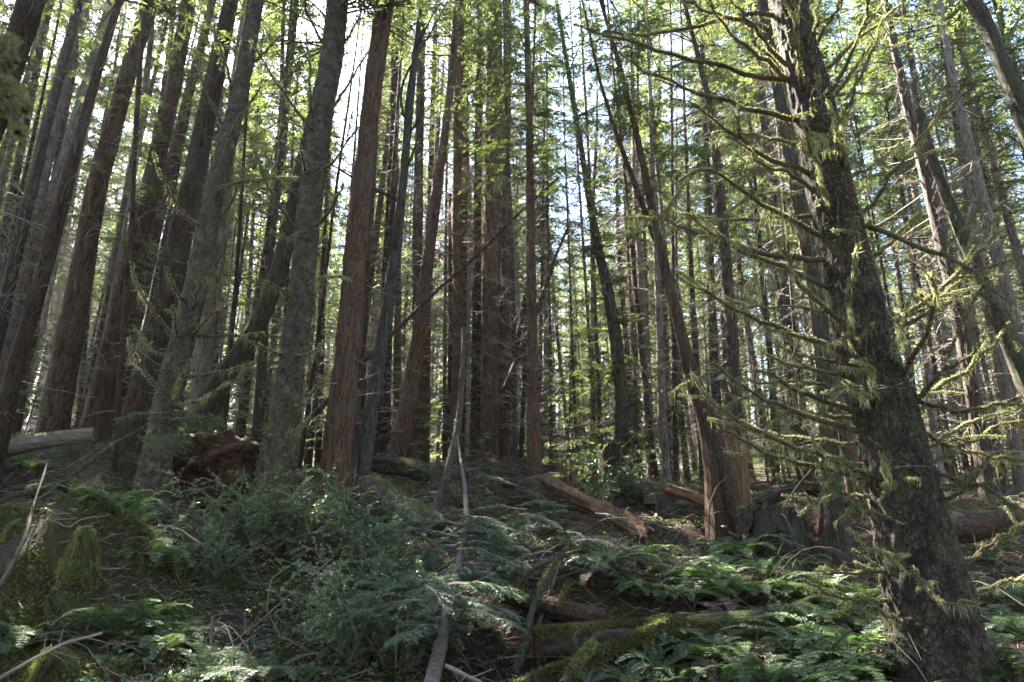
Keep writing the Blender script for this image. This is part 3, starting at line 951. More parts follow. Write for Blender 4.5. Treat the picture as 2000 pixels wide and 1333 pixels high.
# the big spruce
BY = 6.2
rb, Pb, Rb, bb = hero_tree([(1528, -60, 66), (1540, 0, 70), (1560, 100, 76), (1580, 180, 84), (1600, 270, 88), (1622, 380, 94), (1650, 500, 100), (1678, 620, 112), (1705, 740, 122), (1740, 850, 132), (1762, 960, 142), (1792, 1080, 155), (1818, 1200, 176), (1840, 1340, 215)], BY,
    'sc', 'spruce_big', "huge dark scaly spruce covered in mossy bare limbs and hanging moss", name="spruce_tree", S=110, ring=.028, twigs=0, crown=13, flare=.12, phrase="the big mossy spruce", lean=.0, seed=31)
LIMBS = [
    # toward the viewer's left
    ([(1500, 60), (1458, 42), (1405, 30), (1345, 7), (1300, -20)], .3, .03),
    ([(1540, 130), (1496, 88), (1475, 56), (1451, 28), (1420, -10)], -.5, .03),
    ([(1560, 170), (1510, 130), (1489, 112), (1451, 91), (1416, 60), (1395, 28), (1380, -5)], -.5, .032),
    ([(1560, 160), (1475, 145), (1430, 137), (1370, 122), (1300, 105), (1240, 85), (1180, 68), (1120, 50)], .2, .034),
    ([(1570, 235), (1496, 221), (1440, 208), (1388, 191), (1338, 175), (1300, 161), (1262, 142), (1215, 105)], .1, .034),
    ([(1540, 30), (1486, 25), (1415, 37), (1363, 52), (1300, 66), (1255, 72), (1180, 60)], .6, .03),
    ([(1580, 285), (1510, 275), (1468, 266), (1423, 256), (1390, 262)], .6, .022),
    ([(1590, 340), (1531, 319), (1489, 308), (1468, 291), (1433, 263), (1384, 228), (1346, 195)], -.3, .032),
    ([(1610, 395), (1566, 354), (1538, 336), (1510, 329), (1486, 312), (1440, 284), (1416, 266)], -.7, .028),
    ([(1640, 480), (1577, 445), (1528, 420), (1468, 385), (1426, 357), (1384, 331), (1360, 328), (1321, 357)], -.6, .032),
    ([(1610, 420), (1517, 426), (1433, 431), (1370, 426), (1321, 419)], .8, .024),
    ([(1640, 515), (1545, 505), (1496, 498), (1440, 486), (1370, 461), (1325, 440), (1268, 412)], .2, .036),
    ([(1650, 570), (1573, 545), (1528, 521), (1489, 507), (1451, 493), (1416, 475), (1377, 444), (1345, 420)], -.3, .034),
    ([(1670, 650), (1598, 594), (1566, 559), (1545, 524), (1524, 486), (1517, 468)], -.9, .032),
    ([(1680, 690), (1591, 668), (1545, 650), (1496, 633), (1451, 612), (1416, 591), (1381, 573), (1325, 543)], -.2, .036),
    ([(1680, 730), (1598, 727), (1556, 717), (1517, 703), (1495, 690)], .1, .026),
    ([(1680, 715), (1598, 701), (1552, 690), (1530, 684)], .6, .02),
    ([(1700, 812), (1636, 794), (1591, 776), (1545, 755), (1510, 734), (1480, 718)], -.5, .034),
    ([(1700, 848), (1615, 829), (1563, 811), (1510, 787), (1468, 769), (1433, 741), (1384, 703)], 0, .034),
    ([(1690, 820), (1615, 811), (1563, 804), (1500, 790), (1460, 790)], .6, .02),
    ([(1705, 795), (1690, 775), (1671, 758), (1650, 745)], -1.2, .03),
    ([(1735, 945), (1700, 930), (1668, 917), (1640, 903), (1620, 893)], -1.1, .03),
    ([(1710, 935), (1598, 917), (1528, 897), (1465, 866), (1430, 845), (1400, 838)], .1, .03),
    ([(1715, 918), (1633, 901), (1580, 884), (1528, 866), (1496, 846), (1447, 822), (1405, 797), (1370, 769), (1345, 730)], -.2, .034),
    ([(1720, 968), (1650, 973), (1608, 975), (1575, 972), (1555, 968)], .1, .022),
    ([(1760, 1025), (1720, 1010), (1695, 998), (1678, 988), (1662, 982)], -1.0, .028),
    ([(1760, 1113), (1685, 1117), (1643, 1111), (1610, 1098)], .1, .022),
    ([(1760, 1117), (1692, 1120), (1643, 1122), (1592, 1114)], -.3, .022),
    ([(1790, 1098), (1750, 1088), (1727, 1081), (1684, 1066)], -.9, .024),
    ([(1770, 1171), (1685, 1173), (1633, 1166), (1598, 1150), (1568, 1135)], -.1, .022),
    ([(1800, 1216), (1765, 1216), (1735, 1206), (1698, 1186)], -.9, .022),
    ([(1745, 1085), (1776, 1104), (1801, 1132), (1819, 1160), (1847, 1181), (1889, 1183), (1922, 1170)], -1.3, .022),
    ([(1640, 350), (1560, 380), (1500, 375), (1450, 395)], .9, .018),
    ([(1660, 600), (1600, 610), (1540, 598), (1490, 603), (1430, 590)], .9, .02),
    ([(1700, 870), (1600, 862), (1520, 850), (1465, 835)], .9, .02),
    ([(1690, 760), (1600, 755), (1530, 745), (1480, 750), (1440, 735)], .8, .018),
    # the far side
    ([(1850, 1110), (1913, 1087), (1948, 1052), (2005, 1022)], 0, .026),
    ([(1850, 1165), (1948, 1145), (2020, 1118)], .1, .026),
    ([(1790, 1000), (1850, 980), (1889, 947), (1913, 912), (1932, 894)], -.6, .026),
    ([(1770, 895), (1843, 853), (1913, 818), (2010, 790)], .3, .026),
    ([(1785, 920), (1836, 896), (1861, 885), (1889, 866), (1960, 830), (2010, 822)], .1, .024),
    ([(1750, 825), (1801, 773), (1819, 745), (1875, 706), (1908, 683)], -.5, .026),
    ([(1750, 815), (1819, 762), (1896, 720), (1948, 671), (1978, 622)], -.2, .03),
    ([(1745, 760), (1777, 710), (1805, 661), (1822, 608), (1829, 573), (1824, 530)], -1.2, .03),
    ([(1735, 740), (1752, 678), (1759, 650), (1759, 620)], -1.2, .024),
    ([(1710, 645), (1791, 608), (1826, 587), (1882, 552), (1907, 528)], .2, .026),
    ([(1712, 670), (1790, 625), (1845, 600), (1900, 560), (1950, 545)], .1, .026),
    ([(1720, 655), (1800, 598), (1836, 568), (1878, 528), (1913, 489), (1962, 447)], -.3, .03),
    ([(1670, 525), (1734, 482), (1777, 433), (1800, 410)], .1, .024),
    ([(1655, 440), (1713, 389), (1748, 336), (1766, 305), (1801, 266), (1834, 214)], -.4, .028),
    ([(1635, 360), (1703, 326), (1755, 280)], .5, .02),
    ([(1630, 260), (1668, 186), (1685, 140), (1719, 64)], -.2, .026),
    ([(1600, 225), (1626, 175), (1650, 130), (1675, 70), (1696, 28), (1700, -10)], -.5, .028),
    ([(1600, 225), (1643, 168), (1682, 116), (1715, 66)], .2, .024),
    ([(1590, 155), (1654, 98), (1703, 53), (1762, 8)], .2, .026),
    ([(1575, 120), (1608, 63), (1648, -10)], -.3, .026),
    ([(1570, 120), (1591, 63), (1603, -10)], -.7, .024),
    ([(1577, 200), (1563, 140), (1554, 88), (1552, 35), (1556, -10)], -1.2, .026),
    ([(1590, 245), (1587, 193), (1598, 135)], -1.0, .02),
    ([(1629, 430), (1608, 368), (1591, 308), (1577, 259), (1572, 232)], -1.3, .03),
    ([(1640, 345), (1633, 280), (1626, 222)], -.9, .03),
    ([(1650, 350), (1650, 310), (1640, 260), (1646, 215)], -.8, .03),
    ([(1685, 715), (1664, 661), (1657, 608), (1661, 545)], -1.2, .026),
    ([(1675, 590), (1675, 538), (1671, 486), (1678, 452)], -1.1, .026),
    ([(1718, 805), (1706, 755), (1696, 710)], -1.1, .024),
    ([(1752, 965), (1735, 922), (1720, 888)], -1.1, .026),
    ([(1750, 760), (1815, 794), (1861, 804), (1913, 801), (2010, 772)], -.6, .026),
    ([(1690, 440), (1755, 470), (1826, 490), (1880, 515), (1930, 560), (1965, 610), (1992, 690)], -1.2, .028),
    ([(1795, 890), (1860, 940), (1920, 950), (1990, 990)], -.5, .02),
    ([(1780, 830), (1850, 870), (1920, 890), (2010, 900)], .5, .02),
]
for k, (pts, dY, r0) in enumerate(LIMBS):
    heavy = k in (9, 11, 12, 68, 67, 59, 60, 61, 62)
    mossy_limb(rb, bb, pts, BY, BY + dY, r0 * .9, .007, 600 if 24 <= k <= 39 else 800, 340 if heavy else (90 if 24 <= k <= 39 else 170), (.2 if k > 56 else .28) if heavy else (.1 if 24 <= k <= 39 else .14), side=9, blade=.02)
# moss clinging to the trunk
mb = MB()
nm = 16000
zi = rng.integers(0, len(Pb) - 1, nm)
az = rng.normal(-.3, 1.5, nm)
dirs = np.stack([np.cos(az), np.sin(az) * 1, np.zeros(nm)], 1)
p = Pb[zi] + dirs * (Rb[zi] * 1.0)[:, None]
p[:, 2] += R(-.02, .02, nm)
keep = vn(p[:, 0] * 3, p[:, 1] * 3, p[:, 2] * 1.4, 12) + .35 * np.clip(p[:, 2] - 2.5, -1, 1) > .35
p, dirs = p[keep], dirs[keep]
n = len(p)
q = p + nrm(dirs * .7 + unit(n) * .5 - np.array([0, 0, .9])) * R(.02, .09, n)[:, None]
mb.add(*tris(p, q, nrm(np.cross(q - p, unit(n))) * R(.003, .009, n)[:, None]))
mb.obj("moss", M['moss'], rb, smooth=False, origin=bb)

# limbs on the two nearer left spruces
L6 = [
    ([(350, 672), (307, 619), (282, 585), (262, 540), (258, 512)], -.6), ([(348, 668), (342, 625), (338, 596)], -.7), ([(370, 668), (395, 635), (425, 605), (433, 598)], -.5),
    ([(365, 660), (420, 655), (480, 655), (520, 652)], -.3), ([(352, 738), (410, 730), (460, 722), (500, 705)], -.5), ([(335, 792), (370, 790), (410, 775), (452, 744)], -.7),
    ([(320, 775), (280, 725), (258, 690), (248, 662)], -.5), ([(335, 782), (345, 755), (358, 732)], -.8), ([(378, 618), (385, 570), (405, 545), (432, 512)], -.6),
    ([(425, 378), (440, 362), (500, 353), (540, 345), (580, 348)], -.8), ([(430, 300), (470, 225), (515, 168)], -.4), ([(455, 190), (440, 120), (415, 60)], -.4),
    ([(408, 455), (370, 430), (330, 380), (300, 300)], -.4), ([(420, 440), (450, 400), (480, 330)], .2), ([(465, 150), (510, 110), (560, 60)], .1), ([(345, 700), (300, 690), (262, 640)], .3),
    ([(375, 600), (345, 575), (322, 520)], -.5), ([(440, 250), (400, 180), (380, 90)], -.3)]
for pts, dY in L6:
    mossy_limb(H['T6'][0], H['T6'][3], pts, 11.5, 11.5 + dY * 2, .03, .012, 200, 130, .22, side=2, blade=.045)
L8 = [([(615, 260), (600, 245), (560, 190), (520, 130), (490, 80)], -.7), ([(612, 255), (606, 190), (600, 60)], -.6), ([(600, 345), (590, 310), (586, 270)], -.8), ([(585, 460), (550, 410), (515, 345), (490, 270)], -.6),
      ([(632, 240), (670, 180), (720, 100)], -.3), ([(610, 350), (650, 320), (700, 250)], -.6), ([(600, 455), (640, 420), (672, 360)], -.6), ([(590, 560), (640, 540), (690, 545)], -.8),
      ([(575, 590), (540, 560), (505, 545)], -.5), ([(560, 700), (520, 680), (470, 660)], -.8), ([(570, 700), (610, 690), (640, 660)], -.6), ([(560, 800), (600, 790), (625, 740)], -.6),
      ([(545, 860), (580, 840), (608, 815)], -.8), ([(645, 120), (690, 60), (720, -20)], -.3), ([(640, 100), (600, 30), (590, -20)], -.6), ([(598, 450), (560, 470), (530, 450)], -.7)]
for pts, dY in L8:
    mossy_limb(H['T8'][0], H['T8'][3], pts, 12, 12 + dY * 2, .032, .01, 200, 130, .25, side=2, blade=.045)
for key, n0, zmax in (('T8', 22000, 9), ('T6', 9000, 8)):
    root, P, Rr, base = H[key]
    zi = rng.integers(0, len(P) - 1, n0)
    az = R(0, 2 * math.pi, n0)
    dirs = np.stack([np.cos(az), np.sin(az), np.zeros(n0)], 1)
    p = P[zi] + dirs * (Rr[zi] * 1.02)[:, None]
    keep = (vn(p[:, 0] * 3, p[:, 1] * 3, p[:, 2] * 1.6, 14) + .5 * np.clip((4.5 - p[:, 2]) / 2, -.4, .5) > .3) & (p[:, 2] > 1)
    p, dirs = p[keep], dirs[keep]
    n = len(p)
    q = p + nrm(dirs * .8 + unit(n) * .6 - np.array([0, 0, .8])) * R(.02, .08, n)[:, None]
    MB().add(*tris(p, q, nrm(np.cross(q - p, unit(n))) * R(.004, .011, n)[:, None])).obj("moss", M['moss'], root, smooth=False, origin=base)

# bare crooked limbs on the grey green snag
for pts in ([(797, 245), (782, 215), (783, 165), (815, 105), (845, 60), (880, -10)], [(797, 262), (815, 240), (832, 190)], [(805, 110), (830, 60), (855, 10)], [(788, 350), (810, 290), (826, 215)],
            [(770, 520), (775, 470), (782, 420)], [(786, 395), (720, 365), (660, 330), (600, 290)], [(765, 560), (745, 600), (748, 660)]):
    P_ = px_path(pts, 12.8, 12.5)
    mb = MB().add(*tubes(P_, np.linspace(.035, .012, len(P_)), 6))
    o = mb.obj("limb", M['mossy'], H['T10'][0], origin=H['T10'][3])

# ------------------------------------------------------------------ generic forest
ORD = "first second third fourth fifth sixth seventh eighth ninth tenth eleventh twelfth thirteenth fourteenth fifteenth sixteenth seventeenth eighteenth nineteenth twentieth".split()


def generic_tree_mesh(seed, H_=24., r=.21):
    global rng
    rng = np.random.default_rng(seed)
    z = np.linspace(-.8, H_, 60)
    P = np.stack([.35 * np.sin(z * .13 + seed) + .08 * np.sin(z * .5 + seed), .3 * np.cos(z * .11 + seed), z], 1)
    P[:, :2] -= P[0, :2]
    Rr = r * np.clip(1 - z / (H_ * 1.05), .03, 1) ** .75 * (1 + .3 * np.exp(-np.maximum(z, 0) / .3))
    tm = trunk_mesh(P, Rr, 12, 'fib', seed)
    mb = MB()
    V, Fc, _ = dead_branches(P, Rr, 130, .6, 2.2, 1.0, 14, rad=.014, sub=4)
    mb.add(V, Fc)
    return P, tm.mesh("trunk", M['far']), tm.mesh("trunk", M['far_pale']), tm.mesh("trunk", M['redwood_dark']), mb.mesh("dead_branches", M['twig'])


GEN = [generic_tree_mesh(900 + k) for k in range(5)]
rng = np.random.default_rng(21)
gen_pos = []


def near_named(x, y):
    return False


tries = 0
while len(gen_pos) < 285 and tries < 6000:
    tries += 1
    y = 19 + 75 * float(R(0, 1)) ** 1.35
    x = float(R(-1, 1)) * (y * .82 + 3)
    dmin = .9 + y * .012
    if all((x - a) ** 2 + (y - b) ** 2 > dmin ** 2 for a, b in gen_pos):
        gen_pos.append((x, y))
gen_pos += [((px_ - 1000) / F * yy * 1.02, yy) for px_, yy in [(700, 27), (745, 33), (790, 25), (835, 30), (720, 41), (860, 38), (610, 29), (1060, 31), (1110, 37)]]
gen_pos += [(-13, 9), (-17, 14), (-20, 19), (-16, 24), (-24, 26), (-11.5, 4)]
trees = []
for (x, y) in gen_pos:
    k = int(rng.integers(5))
    P, m1, m2, m3, tw = GEN[k]
    s = float(R(.75, 1.3)) * (1.0 + .004 * y)
    if R(0, 1) < .4: s *= .65
    pxl, _ = proj((x, y, 6))
    z = float(gh(x, y))
    bright = R(0, 1) < .22  # same generic conifer, picked at random for the lighter crown; no set species
    rt = thing("bright_conifer" if bright else "conifer_tree", "x", "tree", (x, y, z), (float(R(-.05, .05)), float(R(-.06, .06)), float(R(0, 6.28))), s, group="slender straight conifers standing in the wood behind")
    tr = link("trunk", (m1, m1, m2, m3)[int(rng.integers(4))], rt)
    fw = float(R(.45, 1.0))
    tr.scale = (fw, fw, 1)
    link("dead_branches", tw, rt)['kind'] = 'stuff'
    hb = float(R(5.5, 11) if y > 27 else R(7.5, 11))
    c = link("crown", (CROWNS_S if bright else CROWNS)[int(rng.integers(2 if bright else 4))], rt)
    c.location = (float(np.interp(hb, P[:, 2], P[:, 0])), float(np.interp(hb, P[:, 2], P[:, 1])), hb)
    c.rotation_euler = (0, 0, float(R(0, 6.28)))
    c.scale = (1.0, 1.0, (24.5 - hb) / 14)
    if in_sun_way(x, y, z + hb * s, z + 22 * s, 2.4 * s):
        c.location.z += 5
        c.scale = (.5, .5, .75)
    trees.append((pxl, y, rt))


def label_between(items, fmt, marks, order="from the side of"):
    """items: (px, y, obj); gives each an ordinal among its neighbours between two named trunks"""
    marks = sorted(marks)
    items = sorted(items, key=lambda q: q[0])
    cells = {}
    for it in items:
        j = sum(1 for m in marks if m[0] < it[0])
        cells.setdefault(j, []).append(it)
    for j, L in cells.items():
        for q, it in enumerate(L):
            a = marks[j - 1][1] if j > 0 else None
            b = marks[j][1] if j < len(marks) else None
            o = ORD[min(q, 19)]
            it[2]['label'] = fmt(o, a, b)


def tree_fmt(o, a, b):
    if a is None: return f"{o} slender conifer from the picture edge to {b}"
    if b is None: return f"{o} slender conifer past {a} at the picture edge"
    return f"{o} slim conifer from {a} towards {b}".replace("  ", " ")


NAMED.sort()
label_between(trees, tree_fmt, NAMED)
# the same wood goes on behind and beside the viewer
back = []
tries = 0
while len(back) < 110 and tries < 5000:
    tries += 1
    x, y = float(R(-34, 34)), float(R(-34, 16))
    if y > -2 and abs(x) < y * .85 + 5.5 or math.hypot(x, y) < 4.5:
        continue
    if in_sun_way(x, y, 7, 24, 3.0): continue
    if all((x - a) ** 2 + (y - b) ** 2 > 2.8 ** 2 for a, b in back):
        back.append((x, y))
for (x, y) in back:
    P, m1, m2, m3, tw = GEN[int(rng.integers(5))]
    s = float(R(.85, 1.25))
    rt = thing("forest_tree", "tall conifer of the surrounding wood standing outside the picture", "tree", (x, y, float(gh(x, y))), (0, 0, float(R(0, 6.28))), s, group="conifers of the surrounding wood outside the picture")
    link("trunk", m1, rt)
    c = link("crown", CROWNS[int(rng.integers(4))], rt)
    c.location = (0, 0, 6.5)
    c.rotation_euler = (0, 0, float(R(0, 6.28)))
    c.scale = (1.25, 1.25, 1.2)

# bare slim poles packed between the larger trees
rng = np.random.default_rng(29)
poles = []
while len(poles) < 110:
    y = float(R(17, 46))
    x = float(R(-1, 1)) * (y * .8)
    if in_sun_way(x, y, 5, 6, .3): continue
    k = int(rng.integers(5))
    P, m1, m2, m3, tw = GEN[k]
    s = float(R(.8, 1.1))
    rt = thing("slim_tree", "x", "tree", (x, y, float(gh(x, y))), (float(R(-.04, .04)), float(R(-.06, .06)), float(R(0, 6.28))), s, group="slim bare stemmed trees packed between the larger trunks")
    tr = link("trunk", (m1, m3)[int(rng.integers(2))], rt)
    fw = float(R(.26, .5))
    tr.scale = (fw, fw, 1)
    d_ = link("dead_branches", tw, rt)
    d_.scale = (.7, .7, 1)
    d_['kind'] = 'stuff'
    poles.append((proj((x, y, 6))[0], y, rt))


def pole_fmt(o, a, b):
    if a is None: return f"{o} slim bare tree from the picture edge to {b}"
    if b is None: return f"{o} slim bare tree past {a} at the picture edge"
    return f"{o} slim bare tree from {a} towards {b}"


label_between(poles, pole_fmt, NAMED)

# saplings: leafy young conifers filling the gaps
rng = np.random.default_rng(33)
saps = []
sap_pos = [(1100, 16.5, .8), (1070, 19, 1.0), (1150, 20, 1.2), (1225, 16.2, .55), (1290, 22, 1.1), (640, 20, .9), (860, 24, 1.0), (930, 18, .5), (1000, 26, 1.1), (810, 17, .6), (1330, 17, .6), (1500, 19, .8), (1560, 23, 1.1), (480, 19, .7), (540, 17.5, .6),
           (700, 24, 1.2), (1760, 21, .9), (1850, 18, .7), (350, 24, 1.0), (200, 26, 1.2), (60, 22, 1.0), (1960, 24, 1.2), (1180, 28, 1.4), (1060, 30, 1.3), (1400, 26, 1.3), (1240, 34, 1.5), (600, 32, 1.4), (760, 34, 1.4), (900, 36, 1.5), (1660, 30, 1.4)]
for _ in range(30):
    sap_pos.append((float(R(-50, 2050)), float(R(26, 60)), float(R(.9, 1.9))))
for (px, y, s) in sap_pos:
    s *= .85
    x = (px - 1000) / F * y * 1.02
    z = float(gh(x, y))
    rt = thing("young_conifer", "x", "young tree", (x, y, z - .1), (float(R(-.08, .08)), float(R(-.08, .08)), float(R(0, 6.28))), s, group="leafy young conifers among the trunks")
    link("crown", SAPS[int(rng.integers(3))], rt)
    zz = np.linspace(-.3, 4.7, 10)
    if 'sapstem' not in M:
        Pq = np.stack([.05 * np.sin(zz), .05 * np.cos(zz * 1.3) - .05, zz], 1)
        M['sapstem'] = MB().add(*tubes(Pq, np.linspace(.035, .006, 10), 6)).mesh("trunk", M['twig_dark'])
    link("trunk", M['sapstem'], rt)
    saps.append((px, y, rt))


def sap_fmt(o, a, b):
    if a is None: return f"{o} leafy young conifer from the picture edge before {b}"
    if b is None: return f"{o} leafy young conifer past {a} at the picture edge"
    return f"{o} leafy young conifer from {a} towards {b}"


label_between(saps, sap_fmt, NAMED)

# leafy sprays on mid trunks: low foliage boughs at places the photo shows them


def bough(root, base, p0, d0, L, mat_, nspr=26, nb=7, bl=.1, bw=.014, spr=.3, droop=.3, wood=True):
    t = np.linspace(0, 1, 8)
    d0 = nrm(np.asarray(d0, float))
    Q = p0 + d0 * (L * t)[:, None]
    Q[:, 2] -= droop * L * t ** 2
    Q += rng.normal(0, .01, Q.shape)
    bi = np.zeros(nspr, int)
    tt = np.linspace(.12, 1, nspr)
    p, d = interp_poly(Q[None], bi, tt)
    sg = np.where(np.arange(nspr) % 2 == 0, 1, -1)
    s = nrm(np.cross(d, np.array([0, 0, 1.])))
    dd = nrm(d * .75 + s * (sg * 1.0)[:, None] + rng.normal(0, .12, (nspr, 3)))
    SL = spr * R(.7, 1.2, nspr) * (1.1 - .6 * tt)
    V2, F2 = sprays(p, dd, SL, nb, bl, bw, droop=.2, jit=.12)
    mb = MB().add(V2, F2, 0)
    mb.add(*tubes(Q, np.linspace(.014, .003, 8), 4), 1)
    # twig spines
    q = p + dd * SL[:, None] * .9
    mb.add(*tubes(np.stack([p, (p + q) / 2, q - np.array([0, 0, .1]) * SL[:, None]], 1), np.full((nspr, 3), .003), 3), 1)
    return mb


def bough_cloud(root, base, P, Rr, n, zr, Lr, matk, azr=(0, 6.28), **kw):
    mb = MB()
    for _ in range(n):
        z = float(R(*zr))
        o = np.argsort(P[:, 2])
        c = np.array([np.interp(z, P[o, 2], P[o, k]) for k in range(3)])
        a = float(R(*azr))
        L = float(R(*Lr))
        b = bough(None, None, c, (math.cos(a), math.sin(a), float(R(-.1, .5))), L, matk, **kw)
        for V, (Fq, mi) in zip(b.v, b.f):
            Fz = Fq - Fq.min()
            mb.add(V, Fz, mi)
    ob = mb.obj("foliage", [M[matk], M['twig_dark']], root, smooth=False, origin=base)
    ob['kind'] = 'stuff'
    return ob


for o_ in list(COL.objects):
    pass
rng = np.random.default_rng(44)
# foliage beards on particular trunks
tr4 = H['T4']
bough_cloud(tr4[0], tr4[3], tr4[1], tr4[2], 26, (8, 14), (.8, 2.0), 'leaf_bright', nspr=18, nb=5, bl=.14, bw=.03)
tr3 = H['T3']
bough_cloud(tr3[0], tr3[3], tr3[1], tr3[2], 16, (9.5, 13.5), (.4, 1.4), 'leaf_bright', nspr=14, nb=5, bl=.12, bw=.025)
bough_cloud(r20, b20, P20, R20, 34, (8, 13), (.8, 2.4), 'leaf_bright', nspr=18, nb=5, bl=.14, bw=.03)
for o_ in COL.objects:
    if o_.get('label', '').startswith("mossy trunk wrapped in bright"):
        z = np.linspace(3.5, 9.0, 12)
        Pm = np.stack([np.array([at(px_, py_, 17)[0] for px_, py_ in [(1150, 380), (1185, 560), (1203, 660), (1212, 760), (1218, 900)]][::-1])[:, k] for k in range(3)], 1)
        bough_cloud(o_, np.array(o_.location), Pm, None, 46, (4, 10.5), (.3, 1.3), 'leaf_bright', nspr=14, nb=5, bl=.13, bw=.03)
    if o_.get('label', '').startswith("lone straight dark trunk"):
        Pm = np.array([at(px_, py_, 14.5)[0] for px_, py_ in [(1046, 975), (1038, 550), (1033, 200), (1027, -20)]])
        bough_cloud(o_, np.array(o_.location), Pm, None, 22, (10, 15), (.8, 2.6), 'leaf_bright', nspr=18, nb=5, bl=.14, bw=.03)

#UNDER#
# ------------------------------------------------------------------ ferns
rng = np.random.default_rng(55)


def fern_mesh(seed, nf, L0, up=1.2, npair=26):
    global rng
    rng = np.random.default_rng(seed)
    mb = MB()
    for f in range(nf):
        az = f / nf * 2 * math.pi * 1.0 + R(-.3, .3)
        L = L0 * R(.6, 1.1)
        e = up * R(.5, 1.2)
        dead = f % 6 == 5
        if dead: e = .15
        t = np.linspace(0, 1, 10)
        hd = np.array([math.cos(az), math.sin(az), 0])
        tot = math.atan(e) + .2
        # arching frond: angle falls along its length
        ang = tot - (tot + .55 * R(.6, 1.4)) * t ** 1.3
        step = L / 9
        P = np.zeros((10, 3))
        for k in range(1, 10):
            P[k] = P[k - 1] + step * (hd * math.cos(ang[k]) + np.array([0, 0, 1]) * math.sin(ang[k]))
        P += hd * .03
        sd_ = np.array([-hd[1], hd[0], 0]) * float(R(-.12, .12))
        P += sd_ * (t ** 2)[:, None] * L
        tt = np.repeat(np.linspace(.12, .985, npair), 2)
        sg = np.tile([1., -1.], npair)
        p, d = interp_poly(P[None], np.zeros(len(tt), int), tt)
        s = nrm(np.cross(d, np.array([0, 0, 1.])))
        n = nrm(np.cross(s, d))
        wd = .105 * L0 / .75 * np.clip(np.sin(math.pi * np.clip(tt * .82 + .14, 0, 1)) ** .7, .1, 1) * rng.uniform(.85, 1.1, len(tt))
        dr = nrm(s * sg[:, None] + d * .28 + n * .12 + rng.normal(0, .06, (len(tt), 3)))
        mb.add(*diamonds(p, dr, n + rng.normal(0, .12, n.shape), wd, np.full(len(tt), L / npair * .95), .15), 2 if dead else 0)
        mb.add(*tubes(P, np.linspace(.005, .0015, 10), 3), 1)
    return mb.mesh("fronds", [M['fern'], M['twig'], M['litter']], smooth=False)


FERNS = [fern_mesh(600 + k, nf, L) for k, (nf, L) in enumerate([(14, .75), (18, .8), (11, .7), (22, .85), (16, .65)])]
fern_px = [(1180, 1100, 1), (1260, 1085, 1.1), (1215, 1085, .9), (1330, 1120, 1), (1400, 1110, 1), (1450, 1075, 1.1), (1500, 1110, 1), (1560, 1100, .9), (1350, 1170, 1), (1420, 1165, 1.1), (1490, 1160, 1), (1560, 1165, 1), (1620, 1140, 1), (1290, 1160, .9), (1240, 1150, .8),
           (1330, 1220, .9), (1580, 1230, 1.1), (1640, 1200, 1), (1690, 1230, 1), (1520, 1210, 1), (1660, 1270, 1.1), (1600, 1290, 1), (1540, 1280, .9), (1450, 1290, 1), (1380, 1280, .9), (1700, 1320, 1), (1500, 1340, 1), (1420, 1350, .9), (1580, 1360, 1), (1330, 1330, .7), (1290, 1300, .7),
           (1640, 1090, .8), (1690, 1120, .9), (1700, 1170, .9), (1300, 1250, .7), (1230, 1330, .6), (1640, 1350, 1), (1370, 1370, .8),
           (240, 1000, .9), (210, 985, .8), (280, 1010, .8), (300, 1090, .9), (270, 1075, .8), (340, 1110, .9), (95, 955, .9), (60, 905, .8), (30, 900, .7), (110, 950, .6), (230, 1240, 1), (260, 1260, .8), (330, 1240, .9), (310, 1270, .7), (40, 1240, .9), (10, 1270, 1), (190, 1290, .7), (410, 1310, .6), (520, 1320, .7), (440, 1340, .7),
           (1930, 1080, .9), (1960, 1160, 1), (1990, 1240, 1), (1940, 1300, 1), (1910, 1020, .8), (1980, 1040, .9), (1900, 1140, .8), (1985, 1330, 1), (1950, 1000, .8),
           (700, 1110, .7), (640, 1130, .6), (1010, 930, .5), (1080, 1020, .6), (1130, 1060, .7), (980, 1010, .6), (1150, 1330, .5), (560, 1180, .6)]


def ground_hit(px, py):
    """walk along the pixel's ray until it meets the ground"""
    for y in np.arange(4.2, 40, .05):
        p, _ = at(px, py, y)
        if p[2] <= gh(p[0], p[1]):
            return p
    p, _ = at(px, py, 16)
    p[2] = gh(p[0], p[1])
    return p


def vary(obl):
    pass


ferns = []
for (px, py, s) in fern_px:
    p = ground_hit(px, py + 18)
    rt = thing("sword_fern", "x", "fern", (p[0], p[1], p[2] + .02), (float(R(-.15, .15)) - .1, float(R(-.15, .15)), float(R(0, 6.28))), s * float(R(.82, 1.08)), group="sword ferns growing on the forest floor")
    link("fronds", FERNS[int(rng.integers(5))], rt)
    ferns.append((px, py, rt))
rows = {}
for it in ferns:
    px, py, o = it
    if px < 450:
        reg = "beside the mossy mounds" if py < 1150 else "in the dim corner below the hanging moss stump"
    elif px > 1880: reg = "past the foot of the big mossy spruce"
    elif px < 800: reg = "at the shrub thicket"
    elif px < 1170: reg = "on the twiggy middle slope"
    elif py < 1130: reg = "in the top row of the fern bank below the split stumps"
    elif py < 1190: reg = "in the second row of the fern bank"
    elif py < 1260: reg = "in the third row of the fern bank"
    else: reg = "in the lowest rows of the fern bank"
    rows.setdefault(reg, []).append(it)
for reg, L in rows.items():
    L.sort(key=lambda q: q[0])
    for q, (px, py, o) in enumerate(L):
        o['label'] = f"{ORD[q]} sword fern {reg}"

# ------------------------------------------------------------------ shrubs


